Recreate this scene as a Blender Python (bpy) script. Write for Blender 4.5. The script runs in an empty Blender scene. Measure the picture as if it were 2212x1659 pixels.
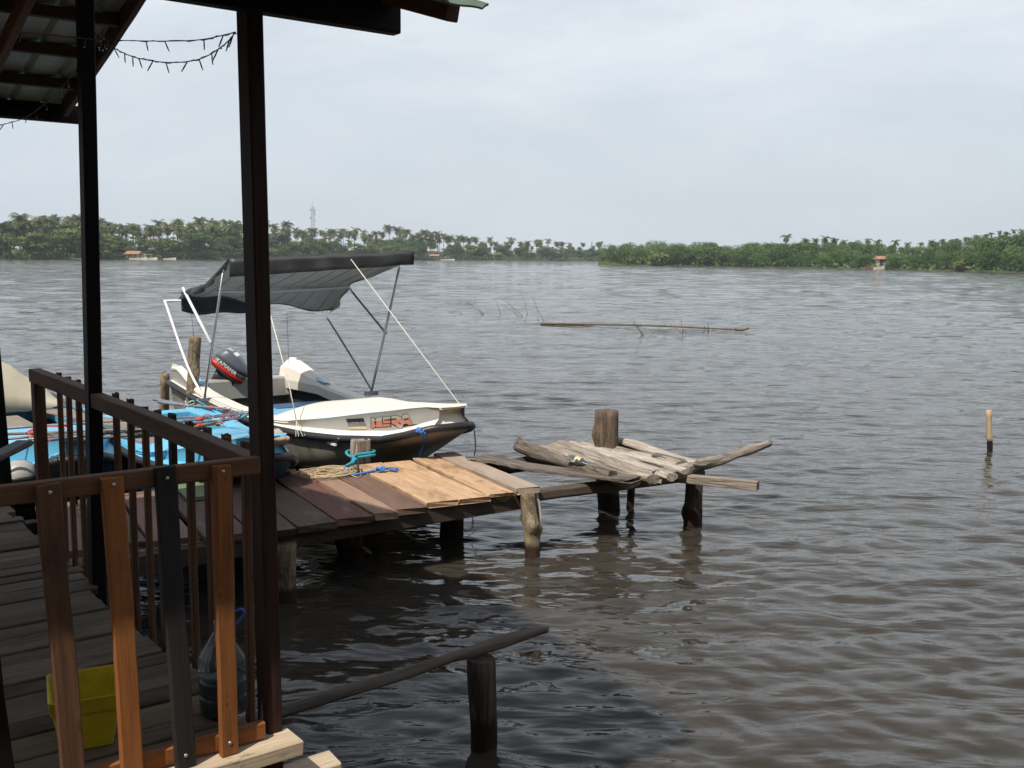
import bpy, math, random
import numpy as np
from mathutils import Matrix, Vector, noise
from mathutils.bvhtree import BVHTree

rnd = random.Random(7)
scene = bpy.context.scene
COL = scene.collection

# ------------------------------------------------------------------ survey of the place
# camera 2.4 m above the lagoon; U runs along the near railing, V runs away along the plank direction
F_PX, CAM_H, PITCH, ROLL, CX, CY = 2236.0, 2.4, math.radians(7.02), 0.010, 1106.0, 829.5
_X = Vector((1, 0, 0)); CF = Vector((0, math.cos(PITCH), -math.sin(PITCH))); _U0 = Vector((0, math.sin(PITCH), math.cos(PITCH)))
CR = math.cos(ROLL) * _X + math.sin(ROLL) * _U0
CU = math.cos(ROLL) * _U0 - math.sin(ROLL) * _X
CAM = Vector((0, 0, CAM_H))
def ray(x, y): return CF + CR * ((x - CX) / F_PX) - CU * ((y - CY) / F_PX)
def on_z(x, y, z):
    d = ray(x, y); return CAM + d * ((z - CAM_H) / d.z)
AZ = math.radians(53)
UV_U = Vector((math.sin(AZ), math.cos(AZ), 0)); UV_V = Vector((-math.cos(AZ), math.sin(AZ), 0))
ORG = on_z(597, 1583, .8)
def W(u, v, z): return Vector((ORG.x + u * UV_U.x + v * UV_V.x, ORG.y + u * UV_U.y + v * UV_V.y, z))
def on_u(x, y, a):
    d = ray(x, y); return CAM + d * ((a - (CAM - ORG).dot(UV_U)) / d.dot(UV_U))
def on_v(x, y, b):
    d = ray(x, y); return CAM + d * ((b - (CAM - ORG).dot(UV_V)) / d.dot(UV_V))
def at_depth(x, y, dist):
    d = ray(x, y); return CAM + d * (dist / d.y)
def horizon(x): return 554.2 + .01 * (x - CX)
HUT = Matrix(((UV_U.x, UV_V.x, 0), (UV_U.y, UV_V.y, 0), (0, 0, 1))).to_4x4()

# ------------------------------------------------------------------ object helpers
def world_of(o):
    m = o.matrix_basis.copy()
    while o.parent:
        o = o.parent; m = o.matrix_basis @ m
    return m
def tag(o, label, cat, group=None, kind=None):
    if label: o['label'] = label
    if cat: o['category'] = cat
    if group: o['group'] = group
    if kind: o['kind'] = kind
    return o
def thing(name, label, cat, loc=(0, 0, 0), group=None):
    o = bpy.data.objects.new(name, None); COL.objects.link(o)
    o.matrix_basis = Matrix.Translation(Vector(loc)); o.empty_display_size = .1
    return tag(o, label, cat, group)
def link(name, me, parent=None, M=None, label=None):
    o = bpy.data.objects.new(name, me); COL.objects.link(o)
    M = M if M is not None else Matrix()
    if parent is not None:
        o.parent = parent; o.matrix_basis = world_of(parent).inverted() @ M
    else: o.matrix_basis = M
    if label: o['label'] = label
    return o
def make_mesh(name, verts, faces, mat, smooth=False):
    me = bpy.data.meshes.new(name); me.from_pydata([tuple(v) for v in verts], [], faces); me.validate(); me.update()
    for m in (mat if isinstance(mat, (list, tuple)) else [mat]): me.materials.append(m)
    if smooth: me.polygons.foreach_set('use_smooth', [True] * len(me.polygons))
    return me
def add(name, verts, faces, mat, parent=None, smooth=False, label=None):
    """world-space vertices -> object with its own origin at their centre"""
    vs = [Vector(v) for v in verts]; c = sum(vs, Vector()) / len(vs)
    return link(name, make_mesh(name, [v - c for v in vs], faces, mat, smooth), parent, Matrix.Translation(c), label)
def merge(*parts):
    V, F = [], []
    for v, f in parts:
        k = len(V); V += list(v); F += [tuple(i + k for i in q) for q in f]
    return V, F
def basis(p0, p1, up):
    x = (p1 - p0).normalized(); up = Vector(up)
    y = up.cross(x)
    if y.length < 1e-5: y = Vector((0, 1, 0)).cross(x)
    y.normalize(); z = x.cross(y)
    m = Matrix((x, y, z)).transposed().to_4x4(); m.translation = p0
    return m
def board_geo(L, w, t, seg=8, wob=.003, bev=.004, rag=0.0, taper=1.0, seed=0):
    r = random.Random(seed); V, F = [], []
    b = min(bev, w * .3, t * .3)
    ph = [r.uniform(0, 6.28) for _ in range(4)]
    for i in range(seg + 1):
        f = i / seg; k = 1 + (taper - 1) * f
        dy = wob * math.sin(f * 5 + ph[0]) + r.uniform(-.4, .4) * wob; dz = .5 * wob * math.sin(f * 4 + ph[1])
        dw = 1 + r.uniform(-1, 1) * wob * .6 / max(w, .01)
        hw, ht = w * k / 2 * dw, t / 2
        ring = [(-hw + b, -ht), (hw - b, -ht), (hw, -ht + b), (hw, ht - b), (hw - b, ht), (-hw + b, ht), (-hw, ht - b), (-hw, -ht + b)]
        for (y, z) in ring:
            x = f * L
            if i in (0, seg): x += r.uniform(-rag, rag) * (1 if i else 1)
            V.append((x, y + dy, z + dz))
    for i in range(seg):
        for j in range(8):
            a, c = i * 8 + j, i * 8 + (j + 1) % 8
            F.append((a, c, c + 8, a + 8))
    F.append(tuple(range(7, -1, -1))); F.append(tuple(seg * 8 + j for j in range(8)))
    return V, F
SEED = [0]
def board(name, p0, p1, w, t, mat, parent=None, up=(0, 0, 1), label=None, **kw):
    SEED[0] += 1
    p0, p1 = Vector(p0), Vector(p1); L = (p1 - p0).length
    kw.setdefault('seed', SEED[0]); kw.setdefault('seg', max(3, min(14, int(L / .15))))
    V, F = board_geo(L, w, t, **kw)
    return link(name, make_mesh(name, V, F, mat), parent, basis(p0, p1, up), label)
def log_geo(L, r0, r1, n=14, seg=14, rough=.08, bend=.03, knots=(), flat=1.0, seed=0, endrag=.0):
    V, F = [], []; r = random.Random(seed); o = r.uniform(0, 90)
    for i in range(seg + 1):
        f = i / seg; R = r0 + (r1 - r0) * f
        cy = bend * math.sin(f * 3.1 + o); cz = bend * .6 * math.sin(f * 4.3 + o * 2)
        for j in range(n):
            a = j / n * 2 * math.pi
            k = 1 + rough * 2.2 * noise.noise(Vector((math.cos(a) * 1.4 + o, math.sin(a) * 1.4, f * L * 3.0)))
            for (kf, ka, ks, kr) in knots:
                da = math.atan2(math.sin(a - ka), math.cos(a - ka))
                k += ks * math.exp(-((f - kf) * L / kr) ** 2 - (da / .55) ** 2)
            x = f * L + (r.uniform(-1, 1) * endrag if i in (0, seg) else 0)
            V.append((x, cy + math.cos(a) * R * k, cz + math.sin(a) * R * k * flat))
    for i in range(seg):
        for j in range(n):
            a, c = i * n + j, i * n + (j + 1) % n
            F.append((a, c, c + n, a + n))
    F.append(tuple(range(n - 1, -1, -1))); F.append(tuple(seg * n + j for j in range(n)))
    return V, F
def log(name, p0, p1, r0, r1, mat, parent=None, up=(0, 0, 1), label=None, **kw):
    SEED[0] += 1; kw.setdefault('seed', SEED[0])
    p0, p1 = Vector(p0), Vector(p1)
    V, F = log_geo((p1 - p0).length, r0, r1, **kw)
    o = link(name, make_mesh(name, V, F, mat, True), parent, basis(p0, p1, up), label)
    ps = o.data.polygons; ps[-1].use_smooth = False; ps[-2].use_smooth = False
    return o
def smooth_path(pts, n):
    pts = [Vector(p) for p in pts]; out = []
    P = [pts[0] * 2 - pts[1]] + pts + [pts[-1] * 2 - pts[-2]]
    for i in range(1, len(P) - 2):
        for k in range(n):
            t = k / n; a, b, c, d = P[i - 1], P[i], P[i + 1], P[i + 2]
            out.append(.5 * ((2 * b) + (c - a) * t + (2 * a - 5 * b + 4 * c - d) * t * t + (3 * b - a - 3 * c + d) * t ** 3))
    out.append(pts[-1]); return out
def tube_geo(pts, r, n=6, caps=True):
    pts = [Vector(p) for p in pts]; V, F = [], []
    prev = None
    for i, p in enumerate(pts):
        t = (pts[min(i + 1, len(pts) - 1)] - pts[max(i - 1, 0)])
        t = t.normalized() if t.length > 1e-9 else Vector((0, 0, 1))
        a = prev - t * prev.dot(t) if prev is not None else t.orthogonal()
        if a.length < 1e-6: a = t.orthogonal()
        a.normalize(); prev = a; b = t.cross(a)
        R = r[i] if isinstance(r, (list, tuple)) else r
        for j in range(n):
            g = j / n * 2 * math.pi
            V.append(p + a * (math.cos(g) * R) + b * (math.sin(g) * R))
    for i in range(len(pts) - 1):
        for j in range(n):
            q, c = i * n + j, i * n + (j + 1) % n
            F.append((q, c, c + n, q + n))
    if caps:
        F.append(tuple(range(n - 1, -1, -1))); F.append(tuple((len(pts) - 1) * n + j for j in range(n)))
    return V, F
def tube(name, pts, r, mat, parent=None, n=6, label=None):
    V, F = tube_geo(pts, r, n); return add(name, V, F, mat, parent, True, label)
def grid_geo(rows, close=False):
    n = len(rows[0]); V = [p for r_ in rows for p in r_]; F = []
    for i in range(len(rows) - 1):
        for j in range(n - 1 + (1 if close else 0)):
            a, b = i * n + j, i * n + (j + 1) % n
            F.append((a, b, b + n, a + n))
    return V, F
def box_geo(c, sx, sy, sz, M=None):
    V = []
    for x in (-.5, .5):
        for y in (-.5, .5):
            for z in (-.5, .5):
                p = Vector((x * sx, y * sy, z * sz)); V.append((M @ p if M else p) + Vector(c))
    return V, [(0, 1, 3, 2), (4, 6, 7, 5), (0, 4, 5, 1), (2, 3, 7, 6), (0, 2, 6, 4), (1, 5, 7, 3)]

# ------------------------------------------------------------------ materials
def mat_new(name):
    m = bpy.data.materials.new(name); m.use_nodes = True
    nt = m.node_tree; return m, nt, nt.nodes['Principled BSDF']
def nd(nt, typ, **kw):
    n = nt.nodes.new(typ)
    for k, v in kw.items():
        if k.startswith('i_'):
            key = k[2:]; n.inputs[int(key) if key.isdigit() else key.replace('_', ' ')].default_value = v
        else: setattr(n, k, v)
    return n
def rgba(c): return (c[0], c[1], c[2], 1)
def coords(nt, scale, kind='Object', shift=True):
    tc = nd(nt, 'ShaderNodeTexCoord'); mp = nd(nt, 'ShaderNodeMapping'); mp.inputs['Scale'].default_value = scale
    src = tc.outputs[kind]
    if shift:
        oi = nd(nt, 'ShaderNodeObjectInfo'); ml = nd(nt, 'ShaderNodeMath', operation='MULTIPLY'); ml.inputs[1].default_value = 43.
        nt.links.new(oi.outputs['Random'], ml.inputs[0])
        ad = nd(nt, 'ShaderNodeVectorMath', operation='ADD'); nt.links.new(src, ad.inputs[0]); nt.links.new(ml.outputs[0], ad.inputs[1]); src = ad.outputs[0]
    nt.links.new(src, mp.inputs[0]); return mp.outputs[0]
def noise_tex(nt, vec, scale=1., detail=5., rough=.6, dist=0.):
    n = nd(nt, 'ShaderNodeTexNoise'); n.inputs['Scale'].default_value = scale; n.inputs['Detail'].default_value = detail
    n.inputs['Roughness'].default_value = rough; n.inputs['Distortion'].default_value = dist
    nt.links.new(vec, n.inputs['Vector']); return n.outputs['Fac']
def ramp(nt, fac, stops):
    r = nd(nt, 'ShaderNodeValToRGB'); e = r.color_ramp.elements
    while len(e) < len(stops): e.new(.5)
    for k, (p, c) in enumerate(stops): e[k].position = p; e[k].color = rgba(c) if hasattr(c, '__len__') else (c, c, c, 1)
    nt.links.new(fac, r.inputs[0]); return r.outputs[0]
def mix(nt, fac, a, b, typ='MIX'):
    m = nd(nt, 'ShaderNodeMix', data_type='RGBA', blend_type=typ)
    for s, val in ((m.inputs[0], fac), (m.inputs[6], a), (m.inputs[7], b)):
        if hasattr(val, 'is_linked'): nt.links.new(val, s)
        elif hasattr(val, '__len__'): s.default_value = rgba(val)
        else: s.default_value = val
    return m.outputs[2]
def bump(nt, bs, h, strength, dist):
    b = nd(nt, 'ShaderNodeBump'); b.inputs['Strength'].default_value = strength; b.inputs['Distance'].default_value = dist
    nt.links.new(h, b.inputs['Height']); nt.links.new(b.outputs[0], bs.inputs['Normal'])
def wood(name, dark, light, rough=.75, sx=1.3, sy=16, blotch=None, bl_amt=.5, bs_=.5, saw=0.0, spec=.3, lo=.82, hi=1.16, specks=0.):
    m, nt, b = mat_new(name)
    v = coords(nt, (sx, sy, sy)); g = noise_tex(nt, v, 1., 7., .65, .6)
    v2 = coords(nt, (sx * 3, sy * 6, sy * 6)); g2 = noise_tex(nt, v2, 1., 4., .7)
    c = ramp(nt, g, [(.28, dark), (.72, light)])
    c = mix(nt, .35, c, ramp(nt, g2, [(.3, tuple(x * .55 for x in dark)), (.7, tuple(min(1, x * 1.15) for x in light))]))
    if blotch:
        v3 = coords(nt, (2.2, 5., 5.)); g3 = noise_tex(nt, v3, 1., 6., .65)
        c = mix(nt, ramp(nt, g3, [(.52, 0.), (.66, bl_amt)]), c, blotch)
    if specks:
        v4 = coords(nt, (9., 20., 20.)); g4 = noise_tex(nt, v4, 1., 3., .75)
        c = mix(nt, ramp(nt, g4, [(.62, 0.), (.70, specks)]), c, tuple(x * .28 for x in dark))
        v5 = coords(nt, (.9, 70., 70.)); g5 = noise_tex(nt, v5, 1., 2., .5)
        c = mix(nt, ramp(nt, g5, [(.64, 0.), (.72, specks * .9)]), c, tuple(x * .4 for x in dark))
    oi = nd(nt, 'ShaderNodeObjectInfo')
    hs = nd(nt, 'ShaderNodeHueSaturation'); mr = nd(nt, 'ShaderNodeMapRange'); mr.inputs['To Min'].default_value = lo; mr.inputs['To Max'].default_value = hi
    nt.links.new(oi.outputs['Random'], mr.inputs[0]); nt.links.new(mr.outputs[0], hs.inputs['Value']); nt.links.new(c, hs.inputs['Color'])
    nt.links.new(hs.outputs[0], b.inputs['Base Color']); b.inputs['Roughness'].default_value = rough; b.inputs['Specular IOR Level'].default_value = spec
    h = mix(nt, .4, g, g2)
    if saw:
        tc = nd(nt, 'ShaderNodeTexCoord'); wv = nd(nt, 'ShaderNodeTexWave', wave_type='BANDS', bands_direction='X'); wv.inputs['Scale'].default_value = 38.; wv.inputs['Distortion'].default_value = 3.
        mp = nd(nt, 'ShaderNodeMapping'); mp.inputs['Rotation'].default_value = (.3, .5, .5); nt.links.new(tc.outputs['Object'], mp.inputs[0]); nt.links.new(mp.outputs[0], wv.inputs['Vector'])
        h = mix(nt, saw, h, wv.outputs['Fac'])
    bump(nt, b, h, bs_, .006)
    return m
def plain(name, col, rough=.5, metal=0., var=.12, scale=6., dirt=None, dirt_amt=.5, spec=.5, bs_=.0, stretch=(1, 1, 1)):
    m, nt, b = mat_new(name)
    v = coords(nt, tuple(scale * s for s in stretch)); g = noise_tex(nt, v, 1., 6., .62)
    c = ramp(nt, g, [(.3, tuple(x * (1 - var) for x in col)), (.7, tuple(min(1, x * (1 + var)) for x in col))])
    if dirt:
        v2 = coords(nt, tuple(scale * .6 * s for s in stretch)); g2 = noise_tex(nt, v2, 1., 8., .7, .8)
        c = mix(nt, ramp(nt, g2, [(.5, 0.), (.68, dirt_amt)]), c, dirt)
    nt.links.new(c, b.inputs['Base Color']); b.inputs['Roughness'].default_value = rough; b.inputs['Metallic'].default_value = metal
    b.inputs['Specular IOR Level'].default_value = spec
    if bs_: bump(nt, b, g, bs_, .01)
    return m
M = {}
M['post'] = wood('dark_post_wood', (.019, .009, .0075), (.054, .026, .020), .6, bs_=.5, spec=.14, specks=.4)
M['post_black'] = wood('black_post_wood', (.005, .004, .005), (.012, .009, .009), .6, spec=.12)
M['beam'] = wood('dark_beam_wood', (.010, .006, .005), (.024, .014, .012), .7, spec=.15)
M['red_beam'] = wood('reddish_rafter_wood', (.08, .03, .015), (.16, .06, .03), .7)
M['purlin'] = wood('purlin_wood', (.05, .03, .022), (.11, .06, .04), .75)
M['rail'] = wood('brown_rail_wood', (.095, .042, .021), (.19, .088, .045), .75, bs_=.8, specks=.5)
M['rail_dark'] = wood('dark_rail_wood', (.068, .031, .021), (.155, .076, .050), .75, bs_=.8)
M['bal_orange'] = wood('orange_baluster_wood', (.19, .062, .017), (.34, .125, .036), .7, bs_=.7, specks=.55, blotch=(.08, .03, .012), bl_amt=.45)
M['bal_brown'] = wood('brown_baluster_wood', (.080, .036, .019), (.165, .078, .040), .75, specks=.5, blotch=(.035, .02, .014), bl_amt=.6, bs_=.7)
M['bal_dark'] = wood('charred_baluster_wood', (.012, .010, .010), (.030, .024, .022), .75)
M['deck'] = wood('grey_deck_wood', (.062, .046, .033), (.165, .128, .092), .8, blotch=(.04, .03, .022), bl_amt=.6, spec=.15, bs_=.7, lo=.62, hi=1.4)
M['sill'] = wood('pale_sawn_wood', (.36, .27, .18), (.56, .45, .32), .8, blotch=(.2, .14, .09), bl_amt=.25, bs_=.6, specks=.6)
M['pl_tan'] = wood('light_tan_plank', (.44, .265, .145), (.76, .51, .31), .7, lo=.80, hi=1.12, blotch=(.26, .15, .075), bl_amt=.85, specks=.7)
M['pl_tanb'] = wood('tan_brown_plank', (.22, .135, .09), (.36, .235, .16), .75, blotch=(.15, .08, .06), bl_amt=.5, specks=.6)
M['pl_brown'] = wood('brown_plank', (.14, .082, .060), (.24, .145, .105), .75, blotch=(.11, .06, .045), bl_amt=.5, specks=.6)
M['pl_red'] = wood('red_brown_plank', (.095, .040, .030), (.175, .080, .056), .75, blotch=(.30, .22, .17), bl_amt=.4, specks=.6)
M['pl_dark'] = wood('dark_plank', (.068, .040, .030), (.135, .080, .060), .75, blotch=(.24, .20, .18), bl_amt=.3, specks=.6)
M['pl_grey'] = wood('greyish_plank', (.32, .24, .18), (.48, .38, .30), .75, blotch=(.24, .17, .12), bl_amt=.4, specks=.6)
M['pl_green'] = wood('green_painted_plank', (.14, .19, .09), (.25, .30, .16), .75)
M['stringer'] = wood('dark_stringer_wood', (.035, .024, .017), (.085, .060, .044), .85, bs_=.9)
M['pile'] = wood('wet_pile_wood', (.030, .022, .016), (.085, .062, .044), .8, 2., 9, bs_=1.)
def bark(name, dark, light, wet=None, wet_z=.16, crack=1.0, sc=(2.2, 26, 26)):
    m, nt, b = mat_new(name)
    v = coords(nt, sc); g = noise_tex(nt, v, 1., 8., .7, 1.2)
    v2 = coords(nt, tuple(x * 2.6 for x in sc)); g2 = noise_tex(nt, v2, 1., 5., .7)
    c = ramp(nt, g, [(.36, tuple(x * .3 for x in dark)), (.44, dark), (.60, light)])
    c = mix(nt, .3, c, ramp(nt, g2, [(.35, dark), (.65, light)]))
    if wet:
        ge = nd(nt, 'ShaderNodeNewGeometry'); sp = nd(nt, 'ShaderNodeSeparateXYZ'); nt.links.new(ge.outputs['Position'], sp.inputs[0])
        c = mix(nt, ramp(nt, sp.outputs['Z'], [(wet_z - .02, 1.), (wet_z + .03, 0.)]), c, wet)
    nt.links.new(c, b.inputs['Base Color']); b.inputs['Roughness'].default_value = .85; b.inputs['Specular IOR Level'].default_value = .25
    bump(nt, b, mix(nt, .4, g, g2), crack, .035); return m
M['log'] = bark('weathered_grey_log', (.17, .135, .105), (.50, .43, .36))
M['beam_grey'] = wood('weathered_square_beam', (.06, .045, .034), (.17, .135, .105), .85, bs_=1., blotch=(.04, .03, .022), bl_amt=.7)
M['log_pale'] = bark('bleached_log', (.30, .255, .21), (.64, .585, .51))
M['slab'] = bark('cracked_bark_slab', (.085, .066, .052), (.30, .255, .21), crack=1.4)
M['pile_bark'] = bark('pile_bark', (.13, .095, .062), (.34, .27, .18), wet=(.042, .021, .013), wet_z=.10, sc=(6., 14, 14))
M['pile_dark'] = bark('dark_pile_bark', (.05, .038, .030), (.15, .115, .09), wet=(.03, .015, .01))
M['stump'] = bark('stump_bark', (.075, .052, .038), (.20, .145, .11), wet=(.02, .013, .01), crack=.7)
M['trunk'] = bark('lichen_trunk', (.13, .095, .06), (.40, .33, .23), wet=(.06, .04, .025), crack=.9, sc=(8., 14, 14))
M['stake'] = bark('pale_stake', (.34, .25, .14), (.56, .44, .28), wet=(.012, .010, .012), wet_z=.13, crack=.3)
M['lowbeam'] = wood('grey_low_beam', (.045, .035, .026), (.15, .118, .09), .85, bs_=1.)
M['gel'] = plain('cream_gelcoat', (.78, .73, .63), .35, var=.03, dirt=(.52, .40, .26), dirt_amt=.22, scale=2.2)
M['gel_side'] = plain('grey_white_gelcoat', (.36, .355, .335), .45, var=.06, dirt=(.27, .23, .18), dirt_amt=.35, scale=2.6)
M['seam'] = plain('grey_seam', (.12, .12, .12), .8)
M['hull_low'] = plain('algae_hull', (.23, .21, .17), .5, var=.30, dirt=(.11, .10, .08), dirt_amt=.8, scale=3.2, stretch=(1, 1, .5))
M['rubber'] = plain('black_rubber', (.022, .022, .025), .45, var=.25, scale=9)
M['blue'] = plain('light_blue_paint', (.13, .44, .66), .35, var=.05, dirt=(.35, .45, .50), dirt_amt=.2, scale=3)
M['blue_shade'] = plain('shaded_blue_hull', (.022, .105, .20), .4, var=.12, dirt=(.18, .15, .10), dirt_amt=.35, scale=4)  # darker copy of the blue: shade on the lower hull put into the colour
M['blue_in'] = plain('blue_seat_paint', (.15, .36, .58), .5, var=.08, scale=3)
M['dark_in'] = plain('dark_bilge', (.035, .04, .05), .7, var=.2)
M['ply'] = plain('grey_brown_board', (.22, .185, .14), .8, var=.15, dirt=(.12, .10, .08), dirt_amt=.4)
M['worn'] = plain('worn_bow_fibre', (.42, .36, .30), .7, var=.3, dirt=(.45, .16, .04), dirt_amt=.9, scale=14)
M['canvas'] = plain('black_canopy_cloth', (.030, .032, .036), .5, var=.18, scale=5, bs_=.3)
M['lining'] = plain('grey_canopy_lining', (.50, .47, .43), .8, var=.10, scale=6)
M['steel'] = plain('galvanised_tube', (.50, .51, .52), .35, .85, var=.15, scale=18)
M['steel_worn'] = plain('worn_tube', (.26, .28, .33), .5, .5, var=.4, dirt=(.12, .13, .16), dirt_amt=.8, scale=22)
M['white_tube'] = plain('white_pipe', (.80, .78, .80), .35, var=.03)
M['rope_white'] = plain('white_cord', (.66, .63, .56), .8, var=.1, scale=40)
M['rope_tan'] = plain('tan_cord', (.45, .34, .20), .85, var=.2, scale=40)
M['rope_blue'] = plain('blue_rope', (.05, .17, .50), .8, var=.35, scale=60)
M['rope_teal'] = plain('teal_rope', (.03, .27, .36), .8, var=.3, scale=60)
M['rope_red'] = plain('red_rope', (.60, .05, .03), .7, var=.2, scale=40)
M['rope_green'] = plain('green_twine', (.04, .32, .22), .7, var=.25, scale=40)
M['line_dark'] = plain('dark_line', (.035, .04, .06), .8)
M['cowl'] = plain('slate_cowling', (.105, .115, .145), .38, var=.06, scale=3)
M['cowl_low'] = plain('bronze_grey_band', (.085, .075, .07), .45, var=.15)
M['red'] = plain('red_stripe', (.50, .02, .015), .4, var=.06)
M['white'] = plain('white_vinyl', (.82, .82, .80), .4, var=.03)
M['silver'] = plain('silver_vinyl', (.45, .47, .49), .35, var=.05)
M['black'] = plain('black_plastic', (.014, .014, .016), .45, var=.2)
M['salmon'] = plain('faded_red_letters', (.46, .175, .115), .6, var=.12, scale=14, dirt=(.36, .27, .2), dirt_amt=.4)
M['olive'] = plain('faded_olive_letters', (.36, .335, .265), .6, var=.14, scale=14)
M['sticker'] = plain('worn_grey_sticker', (.175, .155, .145), .7, var=.3, scale=30, dirt=(.4, .36, .3), dirt_amt=.5)
M['sticker_pale'] = plain('worn_yellow_sticker', (.52, .44, .27), .7, var=.2, scale=30)
M['tarp'] = plain('cream_tarpaulin', (.52, .46, .35), .8, var=.08, scale=3, bs_=.3)
M['yellow'] = plain('yellow_plastic', (.56, .425, .014), .5, var=.14, dirt=(.10, .07, .010), dirt_amt=.6, scale=7)
M['cap'] = plain('blue_cap', (.02, .09, .40), .4, var=.1)
M['galv'] = plain('nail_head', (.45, .45, .45), .4, .8)
M['sheet'] = plain('weathered_roof_sheet', (.36, .42, .43), .6, .0, var=.14, dirt=(.22, .26, .25), dirt_amt=.5, scale=2., stretch=(1, 1, 1))
M['sheet_green'] = plain('dark_green_roof_sheet', (.085, .12, .085), .7, .0, var=.25, dirt=(.05, .07, .05), dirt_amt=.5, scale=4.)  # darker, greener tone for the near slope
M['wire'] = plain('dark_green_wire', (.012, .016, .022), .5)
def clear(name, col=(.9, .95, .96), rough=.05):
    m, nt, b = mat_new(name)
    b.inputs['Base Color'].default_value = rgba(col); b.inputs['Transmission Weight'].default_value = .92
    b.inputs['Roughness'].default_value = rough; b.inputs['IOR'].default_value = 1.25; return m
M['pet'] = clear('clear_bottle_plastic', (.42, .47, .50), .16); M['pet2'] = clear('crumpled_clear_plastic', (.8, .9, .86), .12)
def leaf(name, a, b_, tr=.25):
    m, nt, b = mat_new(name)
    oi = nd(nt, 'ShaderNodeObjectInfo'); ge = nd(nt, 'ShaderNodeNewGeometry')
    v = coords(nt, (.9, .9, .9)); g = noise_tex(nt, v, 1., 3., .6)
    ad = nd(nt, 'ShaderNodeMath', operation='ADD'); nt.links.new(g, ad.inputs[0]); mr = nd(nt, 'ShaderNodeMapRange'); mr.inputs['To Min'].default_value = -.34; mr.inputs['To Max'].default_value = .34
    nt.links.new(oi.outputs['Random'], mr.inputs[0]); nt.links.new(mr.outputs[0], ad.inputs[1])
    c = ramp(nt, ad.outputs[0], [(.25, a), (.75, b_)])
    c2 = mix(nt, .30, c, ramp(nt, ge.outputs['Random Per Island'], [(0., tuple(x * .5 for x in a)), (1., tuple(x * 1.5 for x in b_))]))
    nt.links.new(c2, b.inputs['Base Color']); b.inputs['Roughness'].default_value = .55; b.inputs['Specular IOR Level'].default_value = .25
    ts = nd(nt, 'ShaderNodeBsdfTranslucent'); nt.links.new(c2, ts.inputs[0]); mx = nd(nt, 'ShaderNodeMixShader'); mx.inputs[0].default_value = tr
    out = nt.nodes['Material Output']; nt.links.new(b.outputs[0], mx.inputs[1]); nt.links.new(ts.outputs[0], mx.inputs[2]); nt.links.new(mx.outputs[0], out.inputs[0]); return m
M['leaf'] = leaf('broadleaf_foliage', (.034, .074, .016), (.140, .180, .042))
M['mangrove'] = leaf('mangrove_foliage', (.040, .092, .026), (.120, .195, .052))
M['pale_leaf'] = leaf('pale_bush_foliage', (.10, .14, .035), (.17, .20, .06))
M['palm'] = leaf('palm_fronds', (.060, .090, .026), (.170, .185, .070))
M['feather'] = leaf('pale_crown_foliage', (.07, .11, .05), (.13, .17, .08))
M['palm_trunk'] = plain('palm_trunk', (.16, .13, .10), .9, var=.2)
M['land'] = plain('shore_earth', (.045, .055, .022), .95, var=.4, scale=.15, dirt=(.10, .075, .045), dirt_amt=.5)
M['bank'] = plain('sky_block_green', (.040, .060, .020), .9, var=.5, scale=.8)
M['house_wall'] = plain('white_house_wall', (.50, .485, .45), .8, var=.06, scale=.8)
M['house_cream'] = plain('cream_house_wall', (.55, .47, .36), .8, var=.06, scale=.8)
M['roof_red'] = plain('red_roof', (.28, .11, .075), .8, var=.15, scale=.8)
M['roof_orange'] = plain('orange_roof', (.33, .155, .105), .8, var=.12, scale=.8)
M['roof_grey'] = plain('pale_sheet_roof', (.42, .37, .33), .7, var=.12, scale=.8)
M['mast'] = plain('mast_steel', (.30, .28, .29), .6, .2, var=.2)
M['bamboo'] = plain('old_bamboo', (.15, .12, .085), .8, var=.25, scale=4)
M['twig'] = plain('dry_twig', (.30, .26, .21), .9, var=.2, scale=4)
M['chair'] = plain('dark_chair_plastic', (.035, .033, .036), .55, var=.15)

# ------------------------------------------------------------------ camera, sun, sky
cam = bpy.data.cameras.new('camera'); co = bpy.data.objects.new('camera', cam); COL.objects.link(co)
cam.sensor_width = 36; cam.lens = F_PX / 2212 * 36; cam.clip_end = 6000; cam.clip_start = .05
mc = Matrix((CR, CU, -CF)).transposed().to_4x4(); mc.translation = CAM; co.matrix_basis = mc
scene.camera = co
d_sun = (UV_U * .62 + UV_V * .27 + Vector((0, 0, -1))).normalized()
sun = bpy.data.lights.new('sun', 'SUN'); so = bpy.data.objects.new('sun', sun); COL.objects.link(so)
so.rotation_mode = 'QUATERNION'; so.rotation_quaternion = (-d_sun).to_track_quat('Z', 'Y'); so.location = (-20, -30, 60)
sun.energy = 4.8; sun.angle = math.radians(.6); sun.color = (1, .94, .84)
SUN_EL = math.asin(-d_sun.z); SUN_AZ = math.atan2(-d_sun.x, -d_sun.y)
w = bpy.data.worlds.new('World'); scene.world = w; w.use_nodes = True
nt = w.node_tree; bg = nt.nodes['Background']
sky = nd(nt, 'ShaderNodeTexSky', sky_type='NISHITA', sun_disc=False, sun_elevation=SUN_EL, sun_rotation=SUN_AZ % (2 * math.pi))
sky.air_density = 1.0; sky.dust_density = 2.5; sky.ozone_density = 1.2
tc = nd(nt, 'ShaderNodeTexCoord'); mp = nd(nt, 'ShaderNodeMapping'); mp.inputs['Scale'].default_value = (1.6, 1.6, 5.); mp.inputs['Location'].default_value = (3.1, .4, .7)
nt.links.new(tc.outputs['Generated'], mp.inputs[0])
n1 = noise_tex(nt, mp.outputs[0], 1.5, 7., .55, .4)
mp2 = nd(nt, 'ShaderNodeMapping'); mp2.inputs['Scale'].default_value = (5, 5, 16.); nt.links.new(tc.outputs['Generated'], mp2.inputs[0])
n2 = noise_tex(nt, mp2.outputs[0], 1.3, 8., .6, .5)
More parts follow.
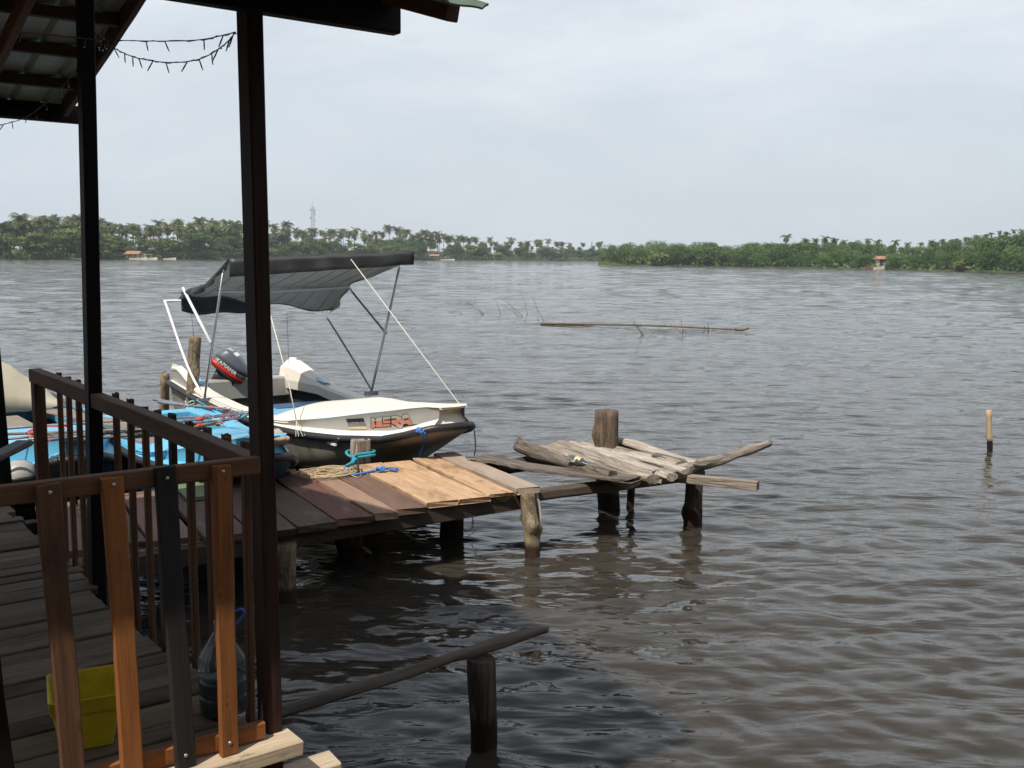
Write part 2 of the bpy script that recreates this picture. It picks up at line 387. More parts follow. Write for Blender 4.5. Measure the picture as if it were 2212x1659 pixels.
f1 = ramp(nt, n1, [(.32, .66), (.64, .95)])
sep0 = nd(nt, 'ShaderNodeSeparateXYZ'); nt.links.new(tc.outputs['Generated'], sep0.inputs[0])
f1 = mix(nt, 1., f1, ramp(nt, sep0.outputs['Z'], [(.28, 1.), (.85, .30)]), 'MULTIPLY')
cl = ramp(nt, n2, [(.35, (7.65, 8.45, 9.3)), (.70, (8.95, 9.4, 9.8))])
sep = nd(nt, 'ShaderNodeSeparateXYZ'); nt.links.new(tc.outputs['Generated'], sep.inputs[0])
hz = ramp(nt, sep.outputs['Z'], [(0., 1.), (.22, 0.)])
skyc = mix(nt, f1, sky.outputs[0], cl)
skyc = mix(nt, mix(nt, .75, (0, 0, 0), hz), skyc, (7.1, 7.8, 8.4))
nt.links.new(skyc, bg.inputs['Color']); bg.inputs['Strength'].default_value = .1
scene.view_settings.view_transform = 'Standard'; scene.view_settings.look = 'None'
scene.view_settings.exposure = 0; scene.view_settings.gamma = 1
try:
    scene.cycles.use_denoising = True; scene.cycles.denoiser = 'OPENIMAGEDENOISE'
    scene.cycles.max_bounces = 8; scene.cycles.transparent_max_bounces = 8; scene.cycles.caustics_reflective = False; scene.cycles.caustics_refractive = False
    scene.cycles.volume_bounces = 0
except Exception: pass

# ------------------------------------------------------------------ water
def build_water():
    rs = np.random.RandomState(4)
    ys = [-40, -20, -8, -2, 0, 1.]
    while ys[-1] < 50: ys.append(ys[-1] + max(.030, .0068 * ys[-1]))
    while ys[-1] < 720: ys.append(ys[-1] + .0105 * ys[-1])
    while ys[-1] < 1350: ys.append(ys[-1] * 1.06)
    ys = np.array(ys); ncol = 520
    t = np.concatenate([[-60, -20, -8, -4, -2.2, -1.5, -1.2], np.linspace(-1, 1, ncol), [1.2, 1.5, 2.2, 4, 8, 20, 60]])
    half = 4.5 + .60 * np.clip(ys, 0, None)
    X = np.clip(half[:, None] * t[None, :], -1000, 1000); Y = np.repeat(ys[:, None], t.size, 1)
    sp = np.maximum(2 * half[:, None] / ncol, np.gradient(ys)[:, None]) * np.where(np.abs(t) <= 1, 1, 40)[None, :]
    Zh = np.zeros_like(X)
    N = 200
    for k in range(N):
        lam = math.exp(rs.uniform(math.log(.12), math.log(14.)))
        if k % 3 == 0: th = rs.normal(.85, .25)
        else: th = rs.normal(-.08, .42)
        kx, ky = math.sin(th) * 2 * math.pi / lam, math.cos(th) * 2 * math.pi / lam
        s = .0190 * (1.50 if .12 < lam < .36 else (.80 if lam < .9 else .52))
        far = 1. if lam < .6 else np.clip((Y - 9 * lam) / (14 * lam), .04, 1.)
        a = s * lam / (2 * math.pi)
        fade = np.clip((lam / sp - 2.2) / 2.5, 0, 1)
        ph = rs.uniform(0, 6.28) + .9 * np.sin(X * .21 + rs.uniform(0, 6)) + .9 * np.sin(Y * .17 + rs.uniform(0, 6))
        sn = np.sin(kx * X + ky * Y + ph)
        Zh += a * far * fade * (sn + .18 * np.cos(2 * (kx * X + ky * Y + ph)))
    V = np.stack([X, Y, Zh], -1).reshape(-1, 3); n = t.size; m = ys.size
    idx = np.arange(m * n).reshape(m, n)
    Fq = np.stack([idx[:-1, :-1], idx[:-1, 1:], idx[1:, 1:], idx[1:, :-1]], -1).reshape(-1, 4)
    me = bpy.data.meshes.new('water'); me.vertices.add(len(V)); me.vertices.foreach_set('co', V.astype(np.float32).ravel())
    me.loops.add(Fq.size); me.loops.foreach_set('vertex_index', Fq.astype(np.int32).ravel())
    me.polygons.add(len(Fq)); me.polygons.foreach_set('loop_start', np.arange(0, Fq.size, 4, dtype=np.int32))
    me.polygons.foreach_set('use_smooth', np.ones(len(Fq), bool)); me.update(calc_edges=True)
    m_, nt, b = mat_new('lagoon_water')
    tc = nd(nt, 'ShaderNodeTexCoord')
    def rip(scale, rot, sx, sy, det):
        mp = nd(nt, 'ShaderNodeMapping'); mp.inputs['Rotation'].default_value = (0, 0, rot); mp.inputs['Scale'].default_value = (sx * scale, sy * scale, scale)
        nt.links.new(tc.outputs['Object'], mp.inputs[0]); return noise_tex(nt, mp.outputs[0], 1., det, .55, .4)
    r1 = rip(2.0, .10, .55, 1.25, 3.); r2 = rip(7., -.35, .6, 1.2, 3.); r3 = rip(.28, .05, .5, 1.3, 4.)
    b1 = nd(nt, 'ShaderNodeBump'); b1.inputs['Strength'].default_value = 1.; b1.inputs['Distance'].default_value = .055; nt.links.new(r1, b1.inputs['Height'])
    b2 = nd(nt, 'ShaderNodeBump'); b2.inputs['Strength'].default_value = 1.; b2.inputs['Distance'].default_value = .006; nt.links.new(r2, b2.inputs['Height']); nt.links.new(b1.outputs[0], b2.inputs['Normal'])
    b3 = nd(nt, 'ShaderNodeBump'); b3.inputs['Strength'].default_value = .4; b3.inputs['Distance'].default_value = .5; nt.links.new(r3, b3.inputs['Height']); nt.links.new(b2.outputs[0], b3.inputs['Normal'])
    # open-water chop as a slope field: keeps its slope at any distance
    mpc = nd(nt, 'ShaderNodeMapping'); mpc.inputs['Rotation'].default_value = (0, 0, .08); mpc.inputs['Scale'].default_value = (.75, 1.9, 1.)
    nt.links.new(tc.outputs['Object'], mpc.inputs[0])
    nz = nd(nt, 'ShaderNodeTexNoise'); nz.inputs['Scale'].default_value = .8; nz.inputs['Detail'].default_value = 4.; nz.inputs['Roughness'].default_value = .6; nt.links.new(mpc.outputs[0], nz.inputs['Vector'])
    sub = nd(nt, 'ShaderNodeVectorMath', operation='SUBTRACT'); sub.inputs[1].default_value = (.5, .5, .5); nt.links.new(nz.outputs['Color'], sub.inputs[0])
    ps = nd(nt, 'ShaderNodeSeparateXYZ'); nt.links.new(tc.outputs['Object'], ps.inputs[0])
    am = nd(nt, 'ShaderNodeMapRange'); am.inputs['From Min'].default_value = 8; am.inputs['From Max'].default_value = 60; am.inputs['To Min'].default_value = .05; am.inputs['To Max'].default_value = .7
    nt.links.new(ps.outputs['Y'], am.inputs[0])
    cx_ = nd(nt, 'ShaderNodeCombineXYZ'); nt.links.new(am.outputs[0], cx_.inputs[0]); nt.links.new(am.outputs[0], cx_.inputs[1])
    ml_ = nd(nt, 'ShaderNodeVectorMath', operation='MULTIPLY'); nt.links.new(sub.outputs[0], ml_.inputs[0]); nt.links.new(cx_.outputs[0], ml_.inputs[1])
    av = nd(nt, 'ShaderNodeVectorMath', operation='ADD'); nt.links.new(b3.outputs[0], av.inputs[0]); nt.links.new(ml_.outputs[0], av.inputs[1])
    nv = nd(nt, 'ShaderNodeVectorMath', operation='NORMALIZE'); nt.links.new(av.outputs[0], nv.inputs[0])
    nt.links.new(nv.outputs[0], b.inputs['Normal'])
    g = rip(.5, .3, 1, 1, 3.)
    nt.links.new(ramp(nt, g, [(.3, (.034, .0285, .0215)), (.7, (.049, .041, .0315))]), b.inputs['Base Color'])
    b.inputs['Roughness'].default_value = .06; b.inputs['IOR'].default_value = 1.333
    b.inputs['Subsurface Weight'].default_value = 1.; b.inputs['Subsurface Radius'].default_value = (.50, .38, .26); b.inputs['Subsurface Scale'].default_value = 1.
    me.materials.append(m_)
    o = bpy.data.objects.new('water', me); COL.objects.link(o); o['kind'] = 'structure'
build_water()
# unseen bank added behind the camera to cut sky light on near faces
rows = []
for y, z in ((-4.5, -.4), (-5.5, .3), (-7, 1.4), (-8.5, 5.5), (-10.5, 9.5), (-14, 13.), (-20, 15.), (-45, 16.)):
    rows.append([Vector((x, y + 1.5 * noise.noise(Vector((x * .2, y * .1, 0))) + abs(x) * .22, z * (1 + .25 * noise.noise(Vector((x * .25, y * .3, 4))))) ) for x in range(-60, 61, 2)])
V, F = grid_geo(rows); o = add('sky_block_bank', V, F, M['bank'], None, True); o['kind'] = 'structure'
#PART2
# ------------------------------------------------------------------ far shores
def interp(x, tab):
    xs = [a for a, _ in tab]; return float(np.interp(x, xs, [b for _, b in tab]))
L_DIST = [(-500, 285), (-150, 305), (0, 318), (450, 415), (700, 520), (900, 560), (1290, 650), (1520, 690)]
R_DIST = [(1293, 352), (1300, 342), (1600, 305), (1900, 270), (2212, 218), (2600, 178)]
L_TOP = [(-500, 485), (0, 485), (40, 477), (65, 475), (95, 485), (145, 471), (190, 477), (216, 488), (260, 496), (330, 496), (375, 491), (430, 486), (479, 480), (508, 490), (580, 492), (620, 498), (663, 503), (710, 502), (770, 505), (850, 507), (905, 504), (942, 508), (985, 516), (1050, 521), (1150, 523), (1290, 528), (1520, 537)]
R_TOP = [(1293, 549), (1300, 538), (1315, 528), (1360, 521), (1420, 521), (1500, 523), (1600, 527), (1660, 523), (1700, 521), (1760, 522), (1830, 516), (1880, 520), (1920, 527), (2000, 523), (2070, 516), (2130, 508), (2212, 502), (2600, 492)]
def ground_pt(px, dist): return at_depth(px, horizon(px) + F_PX * CAM_H / dist, dist)
def land(name, px0, px1, tab, hills, step, inland):
    rows = []
    px = px0
    while px <= px1 + .1:
        d0 = interp(px, tab); row = []
        for k, (dd, zf) in enumerate(inland):
            dist = d0 + dd; p = at_depth(px, horizon(px), dist)
            h = -.5 if k == 0 else .25 + zf * interp(px, hills)
            row.append(Vector((p.x, p.y, h + (.25 * noise.noise(Vector((p.x * .05, p.y * .05, 0))) if k else 0))))
        rows.append(row); px += step
    V, F = grid_geo(rows)
    o = add(name, V, [tuple(reversed(f)) for f in F], M['land'], None, True); o['kind'] = 'structure'
    return o
L_HILL = [(-500, 3), (200, 3), (450, 6), (600, 7), (760, 6), (900, 5), (1100, 4), (1500, 3)]
R_HILL = [(1293, .6), (1500, 1), (1700, 2.5), (1850, 4), (1930, 2.5), (2050, 5), (2212, 9), (2600, 12)]
INL = [(-1.5, 0), (0, 0), (12, .15), (40, .7), (90, 1.), (220, 1.15), (420, .8)]
land('shore_land', -520, 1540, L_DIST, L_HILL, 20, INL)
land('shore_land', 1293, 2620, R_DIST, R_HILL, 15, INL)
def land_z(px, dd, hills): return .25 + float(np.interp(dd, [a for a, _ in INL], [b for _, b in INL])) * interp(px, hills)

def leaf_cloud(lobes, n, size, seed, up=.35):
    r = random.Random(seed); V, F = [], []
    tot = sum(l[3] ** 2 for l in lobes)
    for (cx, cy, cz, R, fz) in lobes:
        for _ in range(int(n * R * R / tot)):
            while True:
                d = Vector((r.gauss(0, 1), r.gauss(0, 1), r.gauss(0, 1)))
                if d.length > .1: break
            d.normalize()
            if d.z < -.35 and r.random() < .6: d.z = -d.z
            k = R * r.uniform(.72, 1.06); p = Vector((cx + d.x * k, cy + d.y * k, cz + d.z * k * fz))
            nn = (d + Vector((r.uniform(-1, 1), r.uniform(-1, 1), r.uniform(-.3, 1))) * .75 + Vector((0, 0, up))).normalized()
            a = nn.orthogonal().normalized(); a = Matrix.Rotation(r.uniform(0, 6.28), 3, nn) @ a; b = nn.cross(a)
            s = size * r.uniform(.6, 1.3); q = len(V)
            V += [p + a * s, p + b * s * .62 + nn * s * .12, p - a * s, p - b * s * .62 + nn * s * .12]
            F.append((q, q + 1, q + 2, q + 3))
    return V, F
def crown_mesh(kind, seed):
    r = random.Random(seed); lobes = []
    if kind == 'broad':
        for _ in range(12):
            a = r.uniform(0, 6.28); q = r.uniform(.05, .36)
            lobes.append((math.cos(a) * q, math.sin(a) * q, r.uniform(.36, .84), r.uniform(.13, .24), r.uniform(.6, .85)))
        lobes.append((0, 0, .62, .3, .9)); n, s, m = 1400, .038, 'leaf'
    elif kind == 'layered':
        for k in range(11):
            a = r.uniform(0, 6.28); q = r.uniform(.1, .45)
            lobes.append((math.cos(a) * q, math.sin(a) * q, .30 + .62 * k / 10, r.uniform(.16, .26), r.uniform(.22, .36)))
        lobes.append((0, 0, .5, .28, .9)); n, s, m = 1400, .040, 'leaf'
    elif kind == 'mangrove':
        for _ in range(14):
            a = r.uniform(0, 6.28); q = r.uniform(.1, .5); z = r.uniform(.12, .80)
            lobes.append((math.cos(a) * q, math.sin(a) * q, z * (1 - .35 * q), r.uniform(.15, .25), r.uniform(.75, .95)))
        lobes.append((0, 0, .5, .42, .9)); n, s, m = 1900, .031, 'mangrove'
    elif kind == 'bush':
        for _ in range(9):
            a = r.uniform(0, 6.28); q = r.uniform(.1, .4)
            lobes.append((math.cos(a) * q, math.sin(a) * q, r.uniform(.2, .72), r.uniform(.2, .3), .9))
        n, s, m = 560, .07, 'pale_leaf'
    else:
        for _ in range(15):
            a = r.uniform(0, 6.28); q = r.uniform(.02, .26)
            lobes.append((math.cos(a) * q, math.sin(a) * q, r.uniform(.45, .97), r.uniform(.05, .11), .5))
        n, s, m = 260, .045, 'feather'
    V, F = leaf_cloud(lobes, n, s, seed)
    zm = sorted(p[2] for p in V)[-12]; V = [Vector((p[0], p[1], p[2] / zm)) for p in V]
    return make_mesh('crown', V, F, M[m])
def trunk_mesh(seed, top=.55, r0=.022):
    V, F = tube_geo(smooth_path([(0, 0, -.08), (.01, .01, .2), (-.01, .02, .4), (.0, 0, top)], 2), [r0 * (1 - .6 * i / 6) for i in range(7)], 6)
    r = random.Random(seed)
    for _ in range(4):
        a = r.uniform(0, 6.28); z = r.uniform(.25, .45)
        V, F = merge((V, F), tube_geo([(0, 0, z), (math.cos(a) * .14, math.sin(a) * .14, z + .12), (math.cos(a) * .28, math.sin(a) * .28, z + .2)], [.011, .008, .004], 4))
    return make_mesh('trunk', V, F, M['palm_trunk'], True)
def palm_meshes(seed, lean=.06):
    r = random.Random(seed); V, F = [], []
    top = Vector((lean, lean * .4, .93))
    for k in range(32):
        a = k * 2.4 + r.uniform(-.3, .3); el = r.uniform(-.85, 1.2); Lf = r.uniform(.23, .31)
        h = Vector((math.cos(a), math.sin(a), 0)); pts = []
        for i in range(7):
            f = i / 6; e = el - f * 1.5 * (.55 + .25 * math.cos(el))
            p = top if i == 0 else pts[-1] + (h * math.cos(e) + Vector((0, 0, math.sin(e)))) * (Lf / 6)
            pts.append(p)
        side = Vector((-h.y, h.x, 0))
        for i in range(6):
            wd = .078 * math.sin(math.pi * (.18 + .75 * i / 6)); t = (pts[i + 1] - pts[i])
            for sgn in (-1, 1):
                for jj in (0, .5):
                    p = pts[i] + t * jj; q = len(V)
                    tip = p + side * sgn * wd + t * .55 + Vector((0, 0, -wd * r.uniform(.3, .9)))
                    V += [p, p + t * .5, tip]; F.append((q, q + 1, q + 2))
    crown = make_mesh('crown', V, F, M['palm'])
    pts = smooth_path([(0, 0, -.06), (lean * .1, 0, .25), (lean * .5, lean * .15, .6), tuple(top)], 3)
    V, F = tube_geo(pts, [.016 - .006 * i / (len(pts) - 1) for i in range(len(pts))], 6)
    return crown, make_mesh('trunk', V, F, M['palm_trunk'], True)
PROTO = {k: [(crown_mesh(k, 11 * i + 3 + hash(k[0]) % 1), trunk_mesh(i)) for i in range(n)] for k, n in (('broad', 4), ('layered', 3), ('mangrove', 4), ('bush', 2), ('feather', 2))}
PROTO['palm'] = [palm_meshes(i * 5 + 1, (-.07, .02, .08, -.02, .05)[i]) for i in range(5)]
def tree(kind, name, label, group, px, dist, top_y, hills, d0, wide=1.0, cat='tree', low=1.0):
    z0 = land_z(px, dist - d0, hills); p = at_depth(px, horizon(px), dist)
    zt = at_depth(px, top_y, dist).z; H = max(2.2, (zt - z0) * low)
    if kind == 'palm': H = H * 1.0
    cm, tm = PROTO[kind][rnd.randrange(len(PROTO[kind]))]
    root = thing(name, label, cat, (p.x, p.y, z0), group)
    rot = Matrix.Rotation(rnd.uniform(0, 6.28), 4, 'Z'); S = Matrix.Diagonal((H * wide, H * wide, H, 1))
    if kind == 'palm':
        k = min(1.5, max(.8, 14. / H)); c = cm
        S = Matrix.Diagonal((H, H, H, 1))
    for nm, me in (('trunk', tm), ('crown', cm)):
        o = bpy.data.objects.new(nm, me); COL.objects.link(o); o.parent = root; o.matrix_basis = rot @ S
    return root
GL, GLP = 'broadleaf trees along the left far shore', 'coconut palms along the left far shore'
GR, GRP, GRB = 'mangrove trees along the right shore', 'coconut palms behind the right shore mangroves', 'trees on the rise behind the right shore mangroves'
LBL, LPL = 'green broadleaf tree in the wood lining the far left shore', 'coconut palm among the trees lining the far left shore'
RBL, RPL, RBB = 'rounded dark green mangrove at the edge of the right shore', 'coconut palm poking up behind the right shore mangroves', 'green tree on the rise behind the right shore mangroves'
px = -70
while px < 1320:
    d0 = interp(px, L_DIST); far = px > 880
    st = 15 if not far else 12
    y0, yw = interp(px, L_TOP), horizon(px) + F_PX * CAM_H / d0
    jj = rnd.uniform(-4, 4)
    fr = rnd.uniform(.50, .82)
    hp = [h for h in (328, 464, 457, 511, 290, 44, 604, 586, 757, 938, 1072) if abs(h - px - jj) < 13]
    if hp: fr = .34
    if not any(h in (290, 44, 938) for h in hp): tree(rnd.choice(('broad', 'layered', 'broad')), 'broadleaf_tree', LBL, GL, px + jj, d0 + rnd.uniform(2, 10), yw + (y0 - yw) * fr, L_HILL, d0, rnd.uniform(1.0, 1.35) * (1.5 if hp else 1))
    jj = rnd.uniform(-6, 6); d = d0 + rnd.uniform(35, 75)
    kind = 'palm' if (rnd.random() < .55 and not 20 < px < 110) else 'broad'
    if kind == 'palm': tree('palm', 'coconut_palm', LPL, GLP, px + jj, d, y0 + rnd.uniform(-14, 1) * (.7 if far else 1), L_HILL, d0)
    else: tree(rnd.choice(('broad', 'layered')), 'broadleaf_tree', LBL, GL, px + jj, d, y0 + rnd.uniform(5, 14), L_HILL, d0, rnd.uniform(.75, 1.0))
    if rnd.random() < .5: tree(rnd.choice(('broad', 'layered', 'broad')), 'broadleaf_tree', LBL, GL, px + rnd.uniform(-7, 7), d0 + rnd.uniform(20, 40), y0 + rnd.uniform(4, 15), L_HILL, d0, rnd.uniform(.85, 1.15))
    else: tree('palm', 'coconut_palm', LPL, GLP, px + rnd.uniform(-7, 7), d0 + rnd.uniform(14, 30), y0 + rnd.uniform(-9, 6), L_HILL, d0)
    for _k in range(rnd.choice((1, 1, 2)) if px < 620 else rnd.choice((0, 1, 1))):
        d = d0 + rnd.uniform(14, 50)
        tree('palm', 'coconut_palm', LPL, GLP, px + rnd.uniform(-7, 7), d, yw + (y0 - yw) * rnd.uniform(.62, 1.18), L_HILL, d0)
    px += st
for (x, y) in ((233, 482), (262, 485), (290, 484), (345, 476), (385, 474), (412, 482), (437, 473), (458, 484), (14, 486), (150, 478), (190, 477)):
    d0 = interp(x, L_DIST); tree('palm', 'coconut_palm', LPL, GLP, x, d0 + rnd.uniform(25, 60), y, L_HILL, d0)
for (x, y) in ((102, 466), (118, 468)):
    d0 = interp(x, L_DIST)
    tree('feather', 'feathery_tree', 'pale feathery tree above the wood left of the black post, %s of the pair' % ('taller' if x == 102 else 'shorter'), None, x, d0 + 55, y, L_HILL, d0, 1.0 if x == 102 else .7)
d0 = interp(625, L_DIST); tree('palm', 'coconut_palm', 'tall solitary coconut palm just left of the lattice mast', None, 625, d0 + 45, 480, L_HILL, d0)
for (x, y, s) in ((842, 488, 'leftmost and slimmest'), (856, 491, 'second from the left'), (862, 500, 'shortest'), (875, 496, 'rightmost')):
    d0 = interp(x, L_DIST); tree('palm', 'coconut_palm', 'tall palm on the skyline above the boat canopy, %s of four' % s, 'four tall palms above the boat canopy', x, d0 + 70, y, L_HILL, d0)
px = 1303
while px < 2290:
    d0 = interp(px, R_DIST); y0, yw = interp(px, R_TOP), horizon(px) + F_PX * CAM_H / d0
    fr = rnd.uniform(.72, .95) if px < 1700 else rnd.uniform(.50, .74)
    if abs(px - 1903) > 14: tree('mangrove', 'mangrove_tree', RBL, GR, px + rnd.uniform(-4, 4), d0 + rnd.uniform(2, 5), yw + (y0 - yw) * fr, R_HILL, d0, rnd.uniform(1.0, 1.35) * (.8 if px < 1315 else 1))
    if px > 1312:
        d = d0 + rnd.uniform(10, 24); tree('mangrove', 'mangrove_tree', RBL, GR, px + rnd.uniform(-8, 8), d, y0 + rnd.uniform(-3, 8), R_HILL, d0, rnd.uniform(.8, 1.5))
    if px > 1640:
        d = d0 + rnd.uniform(35, 80); tree('broad', 'broadleaf_tree', RBB, GRB, px + rnd.uniform(-8, 8), d, y0 + rnd.uniform(-2, 8), R_HILL, d0, rnd.uniform(.8, 1.4))
    px += 20 if px < 1900 else 26
for x, y in [(1697, 507)] + [(1740, 509), (1762, 511), (1778, 509), (1800, 512), (1822, 512), (1872, 510), (1895, 515), (1935, 517), (1960, 518), (1985, 519), (2010, 517), (2035, 515), (2062, 511), (2085, 509), (2105, 506), (2125, 502), (2140, 500), (2156, 497), (2172, 498), (2186, 494), (2203, 492), (2225, 490)]:
    d0 = interp(x, R_DIST)
    if x == 1697: tree('palm', 'coconut_palm', 'lone coconut palm standing clear above the middle of the right shore mangroves', None, x, d0 + 80, y, R_HILL, d0)
    else: tree('palm', 'coconut_palm', RPL, GRP, x, d0 + rnd.uniform(45, 90), y + rnd.uniform(1, 8), R_HILL, d0)
for (x, y, wd, lab) in ((1422, 543, 1.6, 'pale yellow green bush at the water edge left of centre on the right shore'), (2080, 558, 1.5, 'large pale olive bush low on the right shore near the photo edge')):
    d0 = interp(x, R_DIST); tree('bush', 'shrub', lab, None, x, d0 - .5, y, R_HILL, d0, wd, 'bush')
def undergrowth(name, px0, px1, tab, hills, n, hmax, mat_):
    r = random.Random(3); V, F = [], []
    for _ in range(n):
        px = r.uniform(px0, px1); d0 = interp(px, tab); dd = abs(r.gauss(0, 1)) * 14; p = at_depth(px, horizon(px), d0 + dd)
        z = land_z(px, dd, hills) + r.uniform(-.2, 1) * hmax * (.5 + .5 * min(1, dd / 10)); s = r.uniform(.35, .8)
        nn = Vector((r.uniform(-1, 1), r.uniform(-1, .4), r.uniform(.1, 1))).normalized(); a = nn.orthogonal().normalized(); a = Matrix.Rotation(r.uniform(0, 6.28), 3, nn) @ a; b = nn.cross(a); q = len(V)
        c = Vector((p.x, p.y, z)); V += [c + a * s, c + b * s * .6, c - a * s, c - b * s * .6]; F.append((q, q + 1, q + 2, q + 3))
    o = add(name, V, F, M[mat_]); tag(o, lab_ug[name], 'undergrowth', None, 'stuff')
lab_ug = {'shore_undergrowth': 'dark green undergrowth filling the foot of the wood on the left far shore', 'mangrove_undergrowth': 'low green growth along the waterline of the right shore'}
undergrowth('shore_undergrowth', -60, 1330, L_DIST, L_HILL, 6500, 2.6, 'leaf')
undergrowth('mangrove_undergrowth', 1298, 2300, R_DIST, R_HILL, 3000, 1.8, 'mangrove')
def reed_patch():
    r = random.Random(5); V, F = [], []
    for _ in range(260):
        px = 1296 + 52 * r.random() ** 1.5; p = at_depth(px, horizon(px), 335 + r.uniform(-2, 2)); h = r.uniform(.4, 1.5) * (1.25 - (px - 1296) / 60)
        dx = r.uniform(-.4, .4); q = len(V); V += [(p.x - .12, p.y, 0), (p.x + .12, p.y, 0), (p.x + dx, p.y + r.uniform(-.3, .3), h)]; F.append((q, q + 1, q + 2))
    tag(add('reed_patch', V, F, M['pale_leaf']), 'patch of yellow green reeds in the water off the tip of the right shore', 'reeds', None, 'stuff')
reed_patch()

# houses, boats and masts seen far off
HOUSE_PX = (328, 464, 457, 511, 290, 44, 604, 586, 757, 938, 1072)
def house(label, px, y_top, dist, wid, h_wall, h_roof, wallm, roofm, y_base=None, open_=False):
    d0 = interp(px, L_DIST if px < 1290 else R_DIST); wid *= .55; h_wall *= .68; h_roof *= .8
    if not open_: dist = d0 + (22 if px < 1290 else (4 if y_top > 545 else 60))
    p = at_depth(px, horizon(px), dist); zt = at_depth(px, y_top, dist).z; z0 = zt - h_wall - h_roof
    root = thing('house', label, 'house', (p.x, p.y, z0)); a = rnd.uniform(-.3, .3); R = Matrix.Translation((p.x, p.y, z0)) @ Matrix.Rotation(a, 4, 'Z')
    dpt = wid * .7
    def put(nm, parts, m):
        V, F = merge(*parts); add(nm, [R @ Vector(v) for v in V], F, m, root)
    if open_: put('wall', [box_geo((sx * wid * .42, sy * dpt * .4, h_wall / 2), .25, .25, h_wall) for sx in (-1, 0, 1) for sy in (-1, 1)] + [box_geo((0, dpt * .3, h_wall * .4), wid * .8, .2, h_wall * .8)], M[wallm])
    else: put('wall', [box_geo((0, 0, h_wall / 2 - 2), wid, dpt, h_wall + 4)], M[wallm])
    e = .5; V = [(-wid / 2 - e, -dpt / 2 - e, h_wall - .1), (wid / 2 + e, -dpt / 2 - e, h_wall - .1), (wid / 2 + e, dpt / 2 + e, h_wall - .1), (-wid / 2 - e, dpt / 2 + e, h_wall - .1), (-wid / 2 - e * .6, 0, h_wall + h_roof), (wid / 2 + e * .6, 0, h_wall + h_roof)]
    put('roof', [(V, [(0, 1, 5, 4), (2, 3, 4, 5), (0, 4, 3), (1, 2, 5), (3, 2, 1, 0)])], M[roofm])
    if not open_:
        put('door', [box_geo((-wid * .15, -dpt / 2 - .03, .95), .9, .08, 1.9)], M['dark_in'])
        put('window', [box_geo((wid * .25, -dpt / 2 - .03, 1.4), 1.2, .08, 1.)], M['dark_in'])
house('white walled house with a red roof edge halfway up the wooded left shore', 328, 515, 385, 7, 4.2, .9, 'house_wall', 'roof_red')
house('small white house with a red gable high in the palms left of the brown post', 464, 517, 420, 5, 2.4, 1.2, 'house_wall', 'roof_red')
house('white house just below the red gabled one in the palms', 457, 533, 412, 5.5, 2.2, .8, 'house_wall', 'roof_grey')
house('cream house with a long red roof right beside the brown post', 511, 524, 432, 8, 4.5, 1.3, 'house_cream', 'roof_red')
house('open orange roofed shed at the water edge of the left shore', 290, 542, 369, 8.5, 2., 1.2, 'house_cream', 'roof_orange', open_=True)
house('small white hut at the waterline on the far left', 44, 540, 322, 4, 1.6, .9, 'house_wall', 'roof_grey')
house('pale sheet roof house between the brown post and the mast', 604, 527, 495, 9, 2.5, 1., 'house_cream', 'roof_grey')
house('white house low beside the brown post on its right', 586, 540, 484, 8, 2.8, .9, 'house_wall', 'roof_grey')
house('white gabled house peeping over the boat canopy', 757, 537, 545, 6.5, 2.4, 1.6, 'house_wall', 'roof_grey')
house('red roofed boathouse on the far shore right of the canopy', 938, 549, 566, 9, 1.6, 1.1, 'house_wall', 'roof_orange', open_=True)
house('pale cream house deep in the far trees at the centre', 1072, 547, 612, 6, 2.6, .9, 'house_cream', 'roof_grey')
house('orange roofed white house at the water on the right shore', 1903, 553, 279, 4.2, 2.6, .9, 'house_wall', 'roof_orange')
house('tiny white house up among the trees on the right rise', 2013, 534, 300, 2.6, 1.6, .6, 'house_wall', 'roof_grey')
def far_boat(label, px, dist, L, mats, cabin=False, z=0):
    p = ground_pt(px, dist); root = thing('moored_boat', label, 'boat', (p.x, p.y, 0))
    rows = []
    for i in range(9):
        f = i / 8; wd = .75 * (1 - max(0, f - .45) ** 2 * 3.1); x = (f - .5) * L; sh = .55 + .35 * f * f
        rows.append([Vector((p.x + x, p.y + k * wd, zz)) for k, zz in ((-1, sh), (-.75, -.1), (.75, -.1), (1, sh))])
    V, F = grid_geo(rows); F += [(0, 1, 2, 3), (32, 35, 34, 33)]
    add('hull', V, F, M[mats], root)
    V, F = grid_geo([[r[0] + Vector((0, 0, -.06)), r[3] + Vector((0, 0, -.06))] for r in rows]); add('deck', V, F, M['gel'], root)
    if cabin: V, F = merge(box_geo((p.x, p.y, 1.9), 2.6, 1.5, .08), *[box_geo((p.x + a, p.y + b, 1.2), .06, .06, 1.4) for a in (-1.1, 1.1) for b in (-.6, .6)]); add('canopy', V, F, M['gel'], root)
far_boat('white boat moored on the left shore beside the orange shed', 299, 366, 6, 'gel')
far_boat('white boat with a roof moored right of the orange shed', 320, 368, 6.5, 'gel', True)
far_boat('small pale boat alone at the left shoreline nearest the brown post', 367, 376, 4.5, 'gel')
far_boat('white cabin boat by the red roofed boathouse on the far shore', 966, 566, 8, 'gel', True)
far_boat('red boat on the right shore below the orange roofed house', 1878, 272, 2.8, 'roof_red')
far_boat('white boat on the right shore below the orange roofed house', 1904, 269, 3.8, 'gel')
